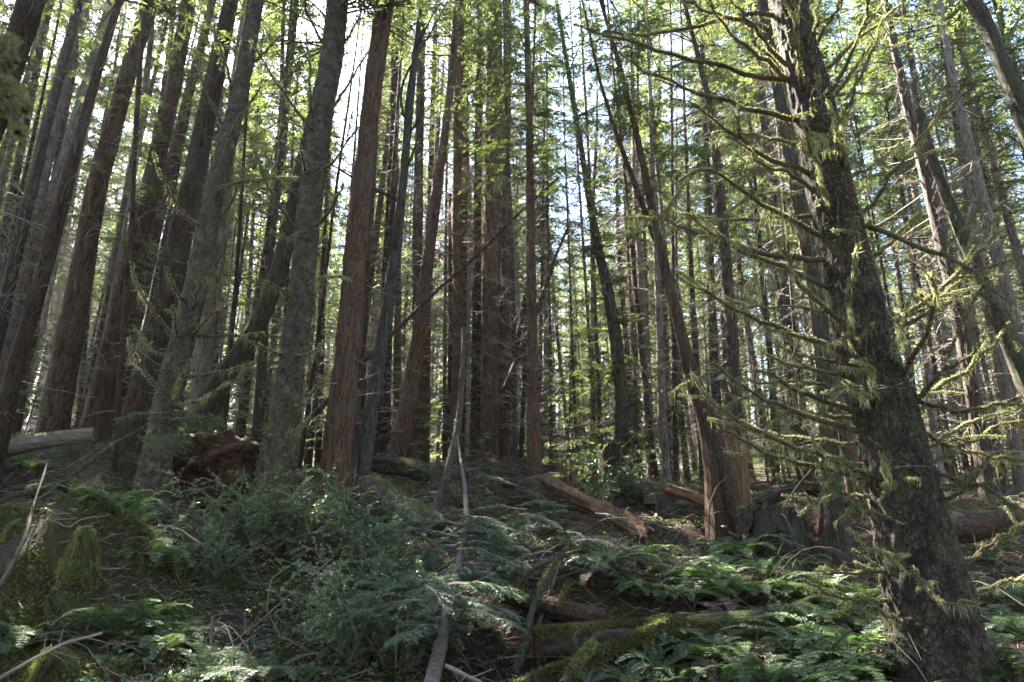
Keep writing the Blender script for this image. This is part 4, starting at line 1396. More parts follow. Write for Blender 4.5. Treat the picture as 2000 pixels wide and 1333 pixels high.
def shrub_mesh(seed, H_=1.1, nst=16, matk='shrubleaf', leaf=.042, dens=1.25):
    global rng
    rng = np.random.default_rng(seed)
    mb = MB()
    n = nst
    az = R(0, 6.28, n)
    sp = R(.1, .75, n)
    t = np.linspace(0, 1, 8)
    L = H_ * R(.6, 1.15, n)
    d = nrm(np.stack([np.cos(az) * sp, np.sin(az) * sp, np.ones(n)], 1))
    Q = d[:, None] * (L[:, None] * t)[..., None]
    Q[..., :2] += (np.stack([np.cos(az), np.sin(az)], 1) * (L * .35)[:, None])[:, None] * (t ** 2)[None, :, None]
    Q[..., 2] -= (L * .25)[:, None] * t ** 2
    Q += rng.normal(0, .012, Q.shape)
    mb.add(*tubes(Q, np.linspace(.008, .003, 8)[None] * np.ones((n, 1)), 4), 1)
    k = 12
    bi = np.repeat(np.arange(n), k)
    tt = R(.25, 1, n * k)
    p, dd = interp_poly(Q, bi, tt)
    d2 = nrm(dd * .5 + unit(n * k) * .8 + np.array([0, 0, .15]))
    L2 = R(.12, .38, n * k) * H_
    t2 = np.linspace(0, 1, 5)
    Q2 = p[:, None] + d2[:, None] * (L2[:, None] * t2)[..., None]
    Q2[..., 2] -= (L2 * .25)[:, None] * t2 ** 2
    mb.add(*tubes(Q2, np.full((n * k, 5), .0022), 3), 1)
    kk = int(22 * dens)
    b2 = np.repeat(np.arange(n * k), kk)
    tt = R(.1, 1, len(b2))
    p, dd = interp_poly(Q2, b2, tt)
    sd_ = nrm(np.cross(dd, unit(len(b2))))
    sd_[:, 2] *= .4
    dr = nrm(sd_ + dd * .5)
    nn = np.array([0, 0, 1.]) + rng.normal(0, .5, dr.shape)
    mb.add(*diamonds(p, dr, nn, leaf * R(.6, 1.2, len(b2)), leaf * .6 * R(.7, 1.2, len(b2)), .1), 0)
    return mb


SH = [shrub_mesh(700 + k, 1.1, 15).mesh("leafy_stems", [M['shrubleaf'], M['twig']], smooth=False) for k in range(3)]
rng = np.random.default_rng(66)
sh_px = [(440, 1060, .8, "leafy evergreen shrub in sunlight at the near end of the thicket"), (500, 1064, .9, "tall leafy shrub under the scaly grey spruce"), (570, 1078, .9, "dense leafy shrub in the middle of the thicket"),
         (645, 1078, .9, "leafy shrub at the foot of the reddish redwood"), (720, 1112, .9, "small leaved shrub beyond the reddish redwood foot"), (740, 1190, .8, "green shrub spilling down beside the leaning pole"),
         (690, 1200, .8, "shady shrub low in the thicket centre"), (760, 1290, .8, "dark shrub at the bottom beside the leaning pole"), (690, 1300, .7, "dim shrub at the bottom edge below the thicket"), (420, 1130, .7, "low shrub with bright leaves below the sunlit one"),
         (1195, 960, .9, "bright sunlit bush around the split mossy trunk base"), (1240, 975, .75, "yellow green bush beside the sunlit tan trunk"), (1160, 975, .5, "small bright bush by the hollow stump"), (1330, 965, .5, "little bush behind the mossy log heap"),
         (800, 1300, .6, "lowest dark sprig of shrub by the leaning pole foot"), (325, 870, .42, "silvery leafed sprig in front of the mossy limbed spruce"), (400, 830, .4, "silvery leafed sprig on top of the red root mound")]
for (px, py, s, lab) in sh_px:
    if py < 880:
        p, _ = at(px, py + 20, 10.5)
    else:
        p = ground_hit(px, py + 10)
    rt = thing("shrub", lab, "shrub", (p[0], p[1], p[2] - .05), (0, 0, float(R(0, 6.28))), s * 1.25, group="small leaved evergreen shrubs")
    link("leafy_stems", SH[int(rng.integers(3))], rt)

# ------------------------------------------------------------------ logs and stumps


def log(name, label, pts, Y0, Y1, w0, w1, mk, S=28, rough=.12, n=40, moss=0, end=None, cat="fallen log", mossm='moss_green', jag=False, hollow=0):
    """pts px path; w in metres (radius)"""
    k = len(pts)
    out = []
    for i, q in enumerate(pts):
        p, _ = at(q[0], q[1], Y0 + (Y1 - Y0) * i / (k - 1))
        out.append(p)
    P = smooth_path(np.array(out), n, 1)
    Rr = np.linspace(w0, w1, n)
    T = nrm(np.gradient(P, axis=0))
    U = nrm(np.cross(T, np.array([0, 0, 1.])))
    W = np.cross(U, T)
    a = np.arange(S) / S * 2 * math.pi
    s = np.linspace(0, np.sum(np.linalg.norm(np.diff(P, axis=0), axis=1)), n)
    sd_ = int(R(0, 1000))
    d = rough * fbm(np.cos(a)[None] * 2.5, np.sin(a)[None] * 2.5, s[:, None] * .8, sd_, 3) + rough * .5 * fbm(np.cos(a)[None] * 8, np.sin(a)[None] * 8, s[:, None] * 3, sd_ + 4, 2)
    r = Rr[:, None] * (1 + d)
    V = P[:, None] + r[..., None] * (np.cos(a)[None, :, None] * U[:, None] + np.sin(a)[None, :, None] * W[:, None])
    if jag:
        V[-1] += T[-1] * (vn(a * 3, sd_, 0)[:, None] * w1 * 1.6)
        V[0] -= T[0] * (vn(a * 3, sd_, 7)[:, None] * w0 * 1.2)
    i = np.arange(n - 1)[:, None] * S
    j = np.arange(S)[None]
    j2 = (j + 1) % S
    Fq = np.stack([i + j, i + j2, i + S + j2, i + S + j], -1).reshape(-1, 4)
    base = P[n // 2]
    mb = MB().add(V.reshape(-1, 3), Fq, 0)
    for e in (0, -1):
        ce = P[e] + (-T[0] if e == 0 else T[-1]) * (-.5 * Rr[e] if hollow else -.08 * Rr[e])
        ring = V[e]
        inner = ce + (ring - P[e]) * .55
        mb.add(np.concatenate([ring, inner]), np.stack([np.arange(S), (np.arange(S) + 1) % S, (np.arange(S) + 1) % S + S, np.arange(S) + S], 1), 1)
        mb.add(np.concatenate([inner, [ce]]), np.stack([np.arange(S), (np.arange(S) + 1) % S, np.full(S, S)], 1), 1)
    rt = thing(name, label, cat, base)
    mb.obj("wood", [M[mk], M[end or 'rot']], rt, origin=base)
    if moss:
        nm = int(moss)
        ti = rng.integers(0, n - 1, nm)
        an = rng.normal(math.pi / 2, .75, nm)
        dirs = np.cos(an)[:, None] * U[ti] + np.sin(an)[:, None] * W[ti]
        p = P[ti] + (P[ti + 1] - P[ti]) * R(0, 1, nm)[:, None] + dirs * (Rr[ti] * 1.0)[:, None]
        kp = vn(p[:, 0] * 2.5, p[:, 1] * 2.5, p[:, 2] * 2.5, sd_) > -.25
        p, dirs = p[kp], dirs[kp]
        q = p + nrm(dirs + unit(len(p)) * .7) * R(.015, .05, len(p))[:, None]
        MB().add(*tris(p, q, nrm(np.cross(q - p, unit(len(p)))) * .007)).obj("moss", M[mossm], rt, smooth=False, origin=base)
    return rt, P


rng = np.random.default_rng(77)
log("fallen_log", "grey weathered log lying at the far end of the mossy bank", [(-80, 890), (0, 880), (90, 862), (186, 850)], 11.4, 11.8, .15, .12, 'greylog', moss=1500, mossm='moss')
log("fallen_log", "orange rotten log slanting down from the lone dark trunk", [(1062, 935), (1130, 973), (1200, 1008), (1262, 1046)], 13.6, 11.4, .11, .14, 'rot', rough=.42, moss=500, jag=True)
log("fallen_log", "moss topped dark log lying against the split stump", [(1205, 1035), (1290, 1035), (1400, 1030)], 12.9, 12.6, .14, .17, 'oldlog', moss=6000)
log("fallen_log", "thin mossy log behind the moss topped dark log", [(1180, 992), (1250, 988), (1290, 980)], 14.5, 14.3, .07, .08, 'oldlog', moss=900)
log("fallen_log", "broad dark mossy log end with a broken face behind the mossy log", [(1262, 1003), (1300, 990), (1380, 985)], 14.0, 14.6, .36, .3, 'oldlog', rough=.2, moss=3500, jag=True, end='rot_dark')
log("fallen_log", "great dark log with ochre fungus below the crooked grey trunk", [(715, 960), (770, 1000), (860, 1055)], 12.2, 11.2, .33, .36, 'oldlog', rough=.2, moss=1500, end='rot_dark')
log("fallen_log", "reddish broken log above the cracked stump", [(1560, 950), (1610, 960), (1670, 985)], 11.2, 10.8, .1, .09, 'rot_dark', rough=.3, jag=True)
log("fallen_log", "reddish log lying past the foot of the big mossy spruce", [(1830, 1040), (1900, 1035), (1990, 1010)], 9.8, 10.2, .16, .14, 'rot_dark', rough=.25, moss=600, jag=True)
log("fallen_log", "long mossy nurse log crossing below the ferns", [(1050, 1262), (1200, 1250), (1350, 1240), (1520, 1232)], 6.9, 7.4, .15, .14, 'oldlog', rough=.4, moss=14000, mossm='moss_green')
log("fallen_log", "dark rotten log half sunk in twigs on the middle slope", [(990, 1160), (1080, 1190), (1190, 1215)], 7.6, 7.2, .09, .1, 'rot_dark', rough=.45, moss=900, end='rot_dark', jag=True)
log("fallen_log", "short reddish broken log beside the mossy log heap", [(1300, 955), (1345, 968), (1385, 985)], 13.6, 13.2, .09, .1, 'rot', rough=.35, jag=True)
log("fallen_log", "narrow brown log lying under the orange rotten one", [(1120, 1010), (1190, 1040), (1240, 1062)], 12.4, 11.4, .07, .08, 'rot_dark', rough=.3, moss=300)
log("fallen_log", "flat dark broken slab roofing the cracked stump", [(1476, 985), (1520, 962), (1580, 950), (1645, 968)], 10.5, 10.7, .07, .06, 'oldlog', rough=.45, moss=900, jag=True)
log("fallen_log", "low mossy log on the slope above the twig tangle", [(960, 935), (1020, 940), (1100, 945)], 15, 15, .2, .22, 'oldlog', rough=.2, moss=2500, end='rot_dark')
log("fallen_log", "mossy log on the bank behind the fungus log", [(735, 905), (800, 915), (850, 930)], 14.5, 14.2, .2, .18, 'oldlog', rough=.2, moss=1500)

# fungus on the great dark log: shelves
p0, _ = at(752, 975, 11.75)
rt = thing("shelf_fungus", "ochre yellow shelf fungus on the great dark log", "fungus", p0)
for k in range(9):
    c = np.array([k * .05 - .18, -.02 + R(-.03, .03), -k * .035 + R(-.03, .03) + .1])
    a = np.linspace(0, math.pi, 9)
    r = float(R(.05, .09))
    top = c + np.stack([np.cos(a) * r, -np.sin(a) * r * 1.0, np.zeros(9)], 1)
    V = np.concatenate([[c + (0, 0, .02)], top, top * 1 - (0, 0, .02), [c - (0, 0, .03)]])
    Fk = [[0, i + 1, i + 2] for i in range(8)] + [[19, 10 + i + 1, 10 + i] for i in range(8)]
    F4 = [[1 + i, 10 + i, 11 + i, 2 + i] for i in range(8)]
    mb = MB().add(V, Fk)
    mb.f.append((np.array(F4), 0))
    mb.obj("shelf", M['fungus'], rt)


def stump(label, px, py, Y, r, h, mk, seed, jag=.3, lean=(0, 0), moss=0, S=64, hollow=True, name="tree_stump", inner='rot_dark', notch=None, flare=.35):
    """broken, hollow stump with a ragged rim"""
    p0, _ = at(px, py, Y)
    p0[2] = gh(p0[0], p0[1]) - .15
    a = np.arange(S) / S * 2 * math.pi
    n = 26
    t = np.linspace(0, 1, n)
    top = h * (1 + jag * fbm(np.cos(a) * 2.2, np.sin(a) * 2.2, 0, seed, 3))
    if notch is not None:
        dlt = np.abs((a - notch[0] + math.pi) % (2 * math.pi) - math.pi)
        top = top * (1 - notch[2] * np.exp(-(dlt / notch[1]) ** 4))
    rr = r * (1 + flare * np.exp(-t / .2))[:, None] * (1 + .12 * fbm(np.cos(a)[None] * 3, np.sin(a)[None] * 3, t[:, None] * h * .5, seed + 3, 3) + .05 * fbm(np.cos(a)[None] * 12, np.sin(a)[None] * 12, t[:, None] * h * 1.2, seed + 5, 2))
    z = t[:, None] * top[None]
    V = np.stack([np.cos(a)[None] * rr + lean[0] * z, np.sin(a)[None] * rr + lean[1] * z, z], -1)
    i = np.arange(n - 1)[:, None] * S
    j = np.arange(S)[None]
    j2 = (j + 1) % S
    Fq = np.stack([i + j, i + j2, i + S + j2, i + S + j], -1).reshape(-1, 4)
    mb = MB().add(V.reshape(-1, 3), Fq, 0)
    # inner wall down to a floor
    rim = V[-1]
    cen = rim.mean(0)
    in1 = cen + (rim - cen) * np.array([.78, .78, 1.]) - (0, 0, .02)
    in2 = in1.copy()
    in2[:, :2] = cen[:2] + (in1[:, :2] - cen[:2]) * .8
    in2[:, 2] = h * .45
    for A, B in ((rim, in1), (in1, in2)):
        mb.add(np.concatenate([A, B]), np.stack([np.arange(S), (np.arange(S) + 1) % S, (np.arange(S) + 1) % S + S, np.arange(S) + S], 1), 1)
    mb.add(np.concatenate([in2, [[cen[0], cen[1], h * .4]]]), np.stack([np.arange(S), (np.arange(S) + 1) % S, np.full(S, S)], 1), 1)
    rt = thing(name, label, "tree stump", p0)
    mb.obj("wood", [M[mk], M[inner]], rt)
    if moss:
        q = V[-3:].reshape(-1, 3)
        q = q[rng.integers(0, len(q), moss)] + rng.normal(0, .02, (moss, 3))
        e = q + nrm(unit(moss) + np.array([0, 0, .4])) * R(.02, .05, moss)[:, None]
        MB().add(*tris(q, e, nrm(np.cross(e - q, unit(moss))) * .008)).obj("moss", M['moss_green'], rt, smooth=False)
    return rt, p0


stump("wide old stump with reddish ragged side in the sunny gap", 1112, 915, 15.5, .32, .75, 'rot', 11, .12, moss=300)
stump("wide cracked dark stump hollowed on one side before the lichen trunk", 1548, 1048, 10.9, .74, .95, 'stumpwood', 19, .16, moss=1500, notch=(-1.5, .28, .6), flare=.25)
stump("orange brown decayed standing snag behind the leaning trunk base", 1450, 1000, 13.4, .17, 1.9, 'rot', 14, .2, flare=.2)
stump("split shell of bark beside the leaning trunk base", 1432, 1035, 11.9, .13, 1.7, 'redwood_dark', 15, .3, lean=(-.12, 0), flare=.3)
stump("short mossy post standing behind the front fern", 160, 945, 9.6, .1, .42, 'oldlog', 16, .3, moss=600)
stump("dark squat stump half hidden under the bright bush", 1205, 985, 15.0, .35, .9, 'redwood_dark', 17, .2, moss=200)
stump("pointed dark stump on the bank behind the fallen cluster", 790, 890, 16.0, .22, .7, 'redwood_dark', 18, .4)

# slabs leaning against the cracked stump
pa = px_path([(1440, 1040), (1480, 1000), (1525, 965), (1570, 945)], 10.7, 10.5, 12)
rt = thing("bark_slab", "charcoal dark split slab leaning on the cracked stump", "broken wood", pa[0])
wd = np.linspace(.09, .07, 12)
V = np.concatenate([pa + np.stack([0 * wd, 0 * wd, wd], 1), pa - np.stack([0 * wd, 0 * wd, wd * 1.2], 1), pa - np.stack([0 * wd, 0 * wd, wd * 1.2], 1) + (0.03, .12, 0), pa + np.stack([0 * wd, 0 * wd, wd], 1) + (.03, .12, 0)])
V += rng.normal(0, .008, V.shape)
nn_ = 12
Fk = []
for a_, b_ in ((0, 1), (1, 2), (2, 3), (3, 0)):
    for i in range(nn_ - 1):
        Fk.append([a_ * nn_ + i, b_ * nn_ + i, b_ * nn_ + i + 1, a_ * nn_ + i + 1])
Fk += [[0, 3 * nn_, 2 * nn_, nn_], [nn_ - 1, 2 * nn_ - 1, 3 * nn_ - 1, 4 * nn_ - 1]]
MB().add(V, Fk).obj("wood", M['oldlog'], rt, smooth=False, origin=pa[0])

MBR = MB()
# red root mound: big decayed log end with ragged strips over a dark hollow
p0, _ = at(420, 905, 12.6)
g0 = float(gh(p0[0], p0[1]))
rt = thing("rotten_root_mound", "big dark red rotten root mound between the two scaly spruces", "root mound", (p0[0], p0[1], g0))
S_, n_ = 72, 40
uu = np.linspace(0, 1, n_)[:, None]
aa = np.linspace(0, 2 * math.pi, S_ + 1)[None, :-1]
ph = uu * math.pi / 2
rx, ry, rz = 1.2, .85, p0[2] + .52 - g0
base_r = np.cos(ph) ** .45
X_ = base_r * np.cos(aa) * rx
Yq = base_r * np.sin(aa) * ry
Zq = np.sin(ph) ** .8 * rz * np.ones_like(aa)
dd_ = 1 + .22 * fbm(X_ * 1.5, Yq * 1.5, Zq * 1.5, 31, 4)
led = .15 * np.sin(Zq * 16 + 3 * vn(X_ * 2, Yq * 2, Zq, 9))
hole = np.exp(-(((X_ + .05) / .45) ** 2 + ((Zq - .35) / .3) ** 2)) * (Yq < 0) * .55
Vm = np.stack([X_ * (dd_ + led), Yq * (dd_ + led) + hole, Zq * dd_ - .1], -1)
i = np.arange(n_ - 1)[:, None] * S_
j = np.arange(S_)[None]
Fq = np.stack([i + j, i + (j + 1) % S_, i + S_ + (j + 1) % S_, i + S_ + j], -1).reshape(-1, 4)
MB().add(Vm.reshape(-1, 3), Fq).obj("wood", M['rootwood'], rt)
for _ in range(34):
    x0_, z0_ = float(R(-1, 1)), float(R(.35, 1.0)) * rz
    Q = np.array([x0_, -.62, z0_]) + np.cumsum(np.concatenate([[[0, 0, 0]], rng.normal(0, .05, (7, 3)) + np.array([float(R(-.06, .06)), -.035, -.09])]), 0)
    MBR.add(*tubes(Q, np.linspace(float(R(.014, .035)), .006, 8), 6))
MBR.obj("roots", M['rot_dark'], rt)
nst = 110
q = np.stack([R(-.9, .9, nst), R(-.85, -.5, nst), R(.1, 1.0, nst) * rz], 1)
q2 = q + np.stack([R(-.25, .25, nst), R(-.25, .05, nst), R(-.4, .05, nst)], 1)
MB().add(*tubes(np.stack([q, (q + q2) / 2 + rng.normal(0, .02, q.shape), q2], 1), np.full((nst, 3), .006), 3)).obj("roots", M['rot_dark'], rt)['kind'] = 'stuff'


# moss covered mounds and posts on the bank
def moss_mound(label, px, py, Y, r, h, seed, n=14000, hang=0, name="mossy_stump"):
    p0, _ = at(px, py, Y)
    g = float(gh(p0[0], p0[1]))
    rt = thing(name, label, "mossy stump", (p0[0], p0[1], g))
    S2, n2 = 40, 24
    u = np.linspace(0, 1, n2)[:, None]
    a = np.linspace(0, 2 * math.pi, S2 + 1)[None, :-1]
    br = (1 - u ** 2.2) ** .5 * (1 + .5 * np.exp(-u * 5))
    zz = u * h * np.ones_like(a)
    d = 1 + .45 * fbm(np.cos(a) * 1.4, np.sin(a) * 1.4, u * 3.2, seed, 3)
    V = np.stack([np.cos(a) * br * r * d, np.sin(a) * br * r * d, zz * (1 + .1 * (d - 1)) - .1 - (u < .01) * (.4 + r)], -1)
    i = np.arange(n2 - 1)[:, None] * S2
    j = np.arange(S2)[None]
    Fq = np.stack([i + j, i + (j + 1) % S2, i + S2 + (j + 1) % S2, i + S2 + j], -1).reshape(-1, 4)
    MB().add(V.reshape(-1, 3), Fq).obj("wood", M['mossbase'], rt)
    ui = rng.integers(1, n2 - 1, n)
    ai = rng.integers(0, S2, n)
    fa, fb = R(0, 1, n)[:, None], R(0, 1, n)[:, None]
    a2 = (ai + 1) % S2
    p = (V[ui, ai] * (1 - fb) + V[ui, a2] * fb) * (1 - fa) + (V[ui - 1, ai] * (1 - fb) + V[ui - 1, a2] * fb) * fa + rng.normal(0, .008, (n, 3))
    o = nrm(np.stack([np.cos(a[0, ai]), np.sin(a[0, ai]), R(0, 1, n)], 1) + unit(n) * .5)
    q = p + (o + np.array([0, 0, -.5])) * R(.015, .05, n)[:, None]
    mb = MB().add(*tris(p, q, nrm(np.cross(q - p, unit(n))) * .006))
    if hang:
        ai = rng.integers(0, S2, hang)
        ui = rng.integers(n2 // 2, n2 - 2, hang)
        p = V[ui, ai]
        q = p + np.stack([np.cos(a[0, ai]) * .08, np.sin(a[0, ai]) * .08, -R(.08, .38, hang)], 1)
        mb.add(*tris(p, q, nrm(np.cross(q - p, unit(hang))) * R(.006, .014, hang)[:, None]))
    mb.obj("moss", M['moss_green'], rt, smooth=False)
    return rt


moss_mound("upright moss wrapped stump on the bank with a rounded top", 150, 1140, 7.0, .13, .6, 41, 12000, 500)
moss_mound("short stump draped with long hanging moss in the dim corner", 112, 1250, 5.9, .15, .4, 43, 9000, 1600)
moss_mound("mossy hump behind the bank ferns near the grey spruce foot", 245, 985, 10.2, .3, .35, 45, 7000)
moss_mound("mossy hump beside the sunlit shrub", 375, 1060, 9.0, .22, .25, 46, 6000)
moss_mound("moss cushion at the lower end of the long nurse log", 1060, 1235, 6.8, .3, .18, 48, 6000)

moss_mound("rounded moss clump highest on the bank beside the broad fern", 60, 985, 9.0, .2, .24, 51, 6000, 200)
moss_mound("rounded moss clump between the two lower bank ferns", 255, 1130, 7.6, .16, .2, 52, 6000, 200)
moss_mound("small moss clump behind the upright moss wrapped stump", 175, 1060, 8.2, .16, .24, 53, 6000, 300)
moss_mound("mossy knob just past the upright moss wrapped stump", 200, 1165, 6.9, .13, .2, 54, 6000, 200)
moss_mound("mossy knob at the edge of the dark hollow in the bank", 35, 1075, 7.6, .16, .26, 55, 6000, 400)
stump("short broken dark post beside the bank fern", 118, 950, 9.3, .06, .3, 'oldlog', 56, .4, moss=300, flare=.15)
log("fallen_log", "small mossy log sunk across the mossy bank", [(20, 1040), (110, 1020), (220, 1040)], 8.6, 8.3, .11, .09, 'oldlog', rough=.35, moss=5000)

# ------------------------------------------------------------------ leaning poles and fallen branches
rng = np.random.default_rng(88)


def pole(name, label, pts, Y0, Y1, r0, r1, mk, cat="fallen branch", moss=None, n=26, S=10, stubs=6, mossm='moss_green', hang=60):
    P = px_path(pts, Y0, Y1, n)
    base = P[0]
    rt = thing(name, label, cat, base)
    Rr = np.linspace(r0, r1, n) * (1 + .08 * rng.normal(size=n))
    mb = trunk_mesh(P, Rr, S, 'sc', int(R(0, 999)))
    for _ in range(stubs):
        t = float(R(.1, .95))
        p, d = interp_poly(P[None], np.array([0]), np.array([t]))
        d2 = nrm(d[0] * .4 + unit(1)[0])
        l = float(R(.05, .35))
        Q = p[0] + d2 * l * np.linspace(0, 1, 4)[:, None]
        mb.add(*tubes(Q, np.linspace(max(r1 * .5, .004), .002, 4), 4))
    mb.obj("wood", M[mk], rt, origin=base)
    if moss:
        ms = MB()
        moss_on(ms, P, Rr, moss, hang, .08, .035)
        ms.obj("moss", M[mossm], rt, smooth=False, origin=base)
    return rt, P


pole("leaning_pole", "long grey brown fallen sapling stem leaning toward the viewer through the centre", [(840, 1350), (858, 1270), (878, 1180), (900, 1090), (912, 1020), (908, 950), (900, 900), (893, 850)], 5.3, 10.5, .06, .011, 'pole', "fallen stem", stubs=10, n=60, S=20)
pole("leaning_pole", "curving mossy green stem leaning from the fungus log", [(818, 1068), (848, 1010), (872, 930), (890, 860), (900, 790), (905, 700), (906, 640)], 11.2, 12.2, .085, .035, 'grey_mossy', "leaning stem", moss=160, mossm='moss', hang=10)
pole("dead_pole", "long pale dead pole slanting across the central trunks", [(596, 825), (650, 775), (700, 715), (780, 640), (850, 570), (920, 510), (1000, 430), (1090, 348)], 14.0, 15.5, .06, .03, 'redwood', "dead pole", n=60, stubs=4)
pole("dead_pole", "thin dark dead pole slanting behind the lone dark trunk", [(985, 760), (1020, 680), (1060, 580), (1085, 500), (1112, 440)], 16.5, 17.5, .07, .04, 'redwood_dark', "dead pole", stubs=4)
pole("dead_pole", "slender dark leaning stem rising from the central cluster foot", [(990, 800), (1003, 700), (1025, 590), (1045, 500)], 17.5, 17.5, .1, .05, 'redwood_dark', "dead pole", stubs=4)
pole("fallen_branch", "thick forked moss covered branch reaching up to a blunt mossy tip", [(1000, 1345), (1060, 1318), (1140, 1285), (1220, 1255), (1290, 1222), (1335, 1212)], 5.7, 6.6, .04, .045, 'mossy', moss=1800, stubs=3)
pole("fallen_branch", "lower mossy arm branching beneath the thick forked one", [(1100, 1340), (1125, 1300), (1150, 1268), (1160, 1250)], 5.6, 6.0, .045, .025, 'mossy', moss=1600, stubs=1)
pole("fallen_branch", "second mossy branch running just under the forked one", [(1040, 1340), (1110, 1310), (1200, 1275), (1275, 1245)], 5.9, 6.4, .03, .02, 'mossy', moss=1500, stubs=3)
pole("fallen_branch", "yellow mossy stick standing out of the twig tangle", [(1005, 1320), (1025, 1250), (1045, 1170), (1075, 1110), (1115, 1060)], 6.6, 7.8, .04, .02, 'grey_mossy', moss=500)
pole("fallen_branch", "dark stick beside the yellow mossy stick", [(1035, 1290), (1055, 1210), (1080, 1140), (1100, 1080)], 7.0, 8.0, .028, .014, 'twig_dark', stubs=8)
pole("fallen_branch", "dark bent branch arching above the hollow in the twigs", [(1005, 1145), (1040, 1110), (1085, 1092), (1130, 1075)], 7.7, 8.2, .04, .022, 'twig_dark')
pole("fallen_branch", "thin mossy twig with a forked green tip on the middle slope", [(1085, 1190), (1100, 1160), (1112, 1135)], 7.3, 7.5, .014, .012, 'mossy', moss=900, stubs=2)
pole("fallen_branch", "dark curved twig loop standing beside the mossy fork", [(1145, 1290), (1125, 1262), (1122, 1240), (1140, 1225)], 6.0, 6.0, .018, .008, 'twig_dark', stubs=3)
pole("fallen_branch", "grey stick leaning down the mossy bank into the dark hollow", [(-5, 1150), (25, 1100), (50, 1045), (62, 1000), (85, 930), (92, 905)], 6.3, 8.0, .016, .012, 'twig_dark')
pole("fallen_branch", "long brown stick reaching up from the dim bottom corner", [(-10, 1330), (60, 1290), (130, 1255), (200, 1238)], 5.2, 5.8, .014, .008, 'twig')
pole("fallen_branch", "slender mossy pole propped against the mossy limbed spruce", [(80, 975), (150, 925), (220, 870), (290, 830)], 10.6, 11.0, .035, .02, 'grey_mossy', moss=200, mossm='moss')
pole("fallen_branch", "pale sunlit stick lying below the grey weathered log", [(130, 915), (165, 895), (200, 868)], 10.4, 10.6, .02, .012, 'snag')
pole("fallen_branch", "mossy twig reaching across the twigs under the thicket", [(510, 1170), (560, 1160), (620, 1155), (700, 1158)], 7.6, 7.6, .014, .008, 'mossy', moss=700)
pole("fallen_branch", "long thin bent cane looping below the thicket", [(600, 1270), (545, 1240), (520, 1190), (530, 1130), (560, 1110)], 6.9, 7.2, .009, .006, 'twig')
pole("fallen_branch", "long thin cane crossing the open ground below the thicket", [(420, 1280), (500, 1220), (580, 1150), (650, 1090)], 6.8, 7.6, .009, .005, 'twig')
pole("fallen_branch", "dark arched vine stems curving through the thicket", [(510, 1090), (560, 1055), (620, 1040), (690, 1060), (740, 1090)], 8.6, 8.6, .02, .012, 'twig_dark', stubs=8)
pole("fallen_branch", "upright pale dead stick in the sunlit litter", [(405, 1300), (412, 1250), (415, 1205)], 6.4, 6.6, .014, .01, 'pole')
pole("fallen_branch", "pair of brown canes at the bottom beside the big leaning stem", [(870, 1300), (920, 1325), (960, 1345)], 5.6, 5.5, .018, .014, 'twig')
pole("fallen_branch", "grey curved stick crossing the orange rotten log", [(1190, 1040), (1200, 1020), (1215, 1000), (1218, 990)], 12, 12, .02, .012, 'pole')
pole("fallen_branch", "thin curved stick beside the leaning trunk base", [(1385, 1050), (1384, 990), (1400, 950), (1440, 915)], 11.6, 11.8, .014, .01, 'pole', stubs=2)
pole("fallen_branch", "white forked dead branch in the sunny gap", [(1225, 905), (1210, 880), (1240, 850), (1280, 835)], 14.5, 14.8, .016, .006, 'snag', stubs=8)
pole("fallen_branch", "pale arching branch drooping out of the bright bush", [(1195, 915), (1220, 925), (1235, 950), (1245, 970)], 14.4, 14.2, .02, .01, 'snag', stubs=6)
pole("fallen_branch", "broken arched root in the middle of the bare slope", [(770, 1080), (810, 1066), (850, 1072), (870, 1082)], 10.4, 10.2, .016, .01, 'twig')
pole("fallen_branch", "mossy stick lying on the ferns beside the fern bank top", [(1195, 1130), (1230, 1120), (1285, 1128)], 8.8, 8.8, .016, .01, 'mossy', moss=800)

# foreground hemlock boughs on the leaning stem, and a sprawl of them over the slope
rt = thing("hemlock_bough", "flat green hemlock sprays spread over the lower leaning stem", "hemlock bough", at(880, 1130, 7.2)[0])
base = np.array(rt.location)


def add_boughs(rt, base, spec, matk='hemlock', **kw):
    mb = MB()
    for (px, py, Y, dx, dy, dz, L) in spec:
        b = bough(None, None, at(px, py, Y)[0], (dx, dy, dz), L, matk, **kw)
        for V, (Fq, mi) in zip(b.v, b.f):
            mb.add(V, Fq - Fq.min(), mi)
    o = mb.obj("sprays", [M[matk], M['twig']], rt, smooth=False, origin=base)
    o['kind'] = 'stuff'


spec = []
for _ in range(26):
    f = float(R(0, 1))
    px, py, Y = 872 + 30 * f, 1200 - 190 * f, 6.6 + 1.6 * f
    a = float(R(-.9, .9)) + (0 if R(0, 1) < .6 else math.pi)
    spec.append((px, py, Y, math.cos(a), math.sin(a) * .8 - .2, float(R(-.1, .35)), float(R(.4, .9))))
add_boughs(rt, base, spec, nspr=26, nb=10, bl=.075, bw=.008, spr=.26, droop=.25)
regions = [("hemlock sprays hanging over the slope behind the leaning stem", 980, 1040, 9.5, 11, 110, 60), ("low hemlock sprays under the lone dark trunk", 1060, 1000, 11.5, 9, 110, 40), ("hemlock sprays at the crest beside the top of the leaning stem", 960, 960, 13, 14, 110, 40),
           ("hemlock sprays around the twig tangle on the middle slope", 1110, 1080, 8.6, 7, 90, 40), ("hemlock sprays hanging at the foot of the central trunks", 860, 880, 15, 20, 100, 40), ("hemlock sprig growing in front of the root mound", 345, 815, 10.8, 5, 30, 14),
           ("hemlock sprays low beside the leaning stem foot", 820, 1180, 6.6, 16, 60, 50), ("hemlock sprays over the ground before the mossy log", 1160, 1110, 9.3, 7, 80, 25)]
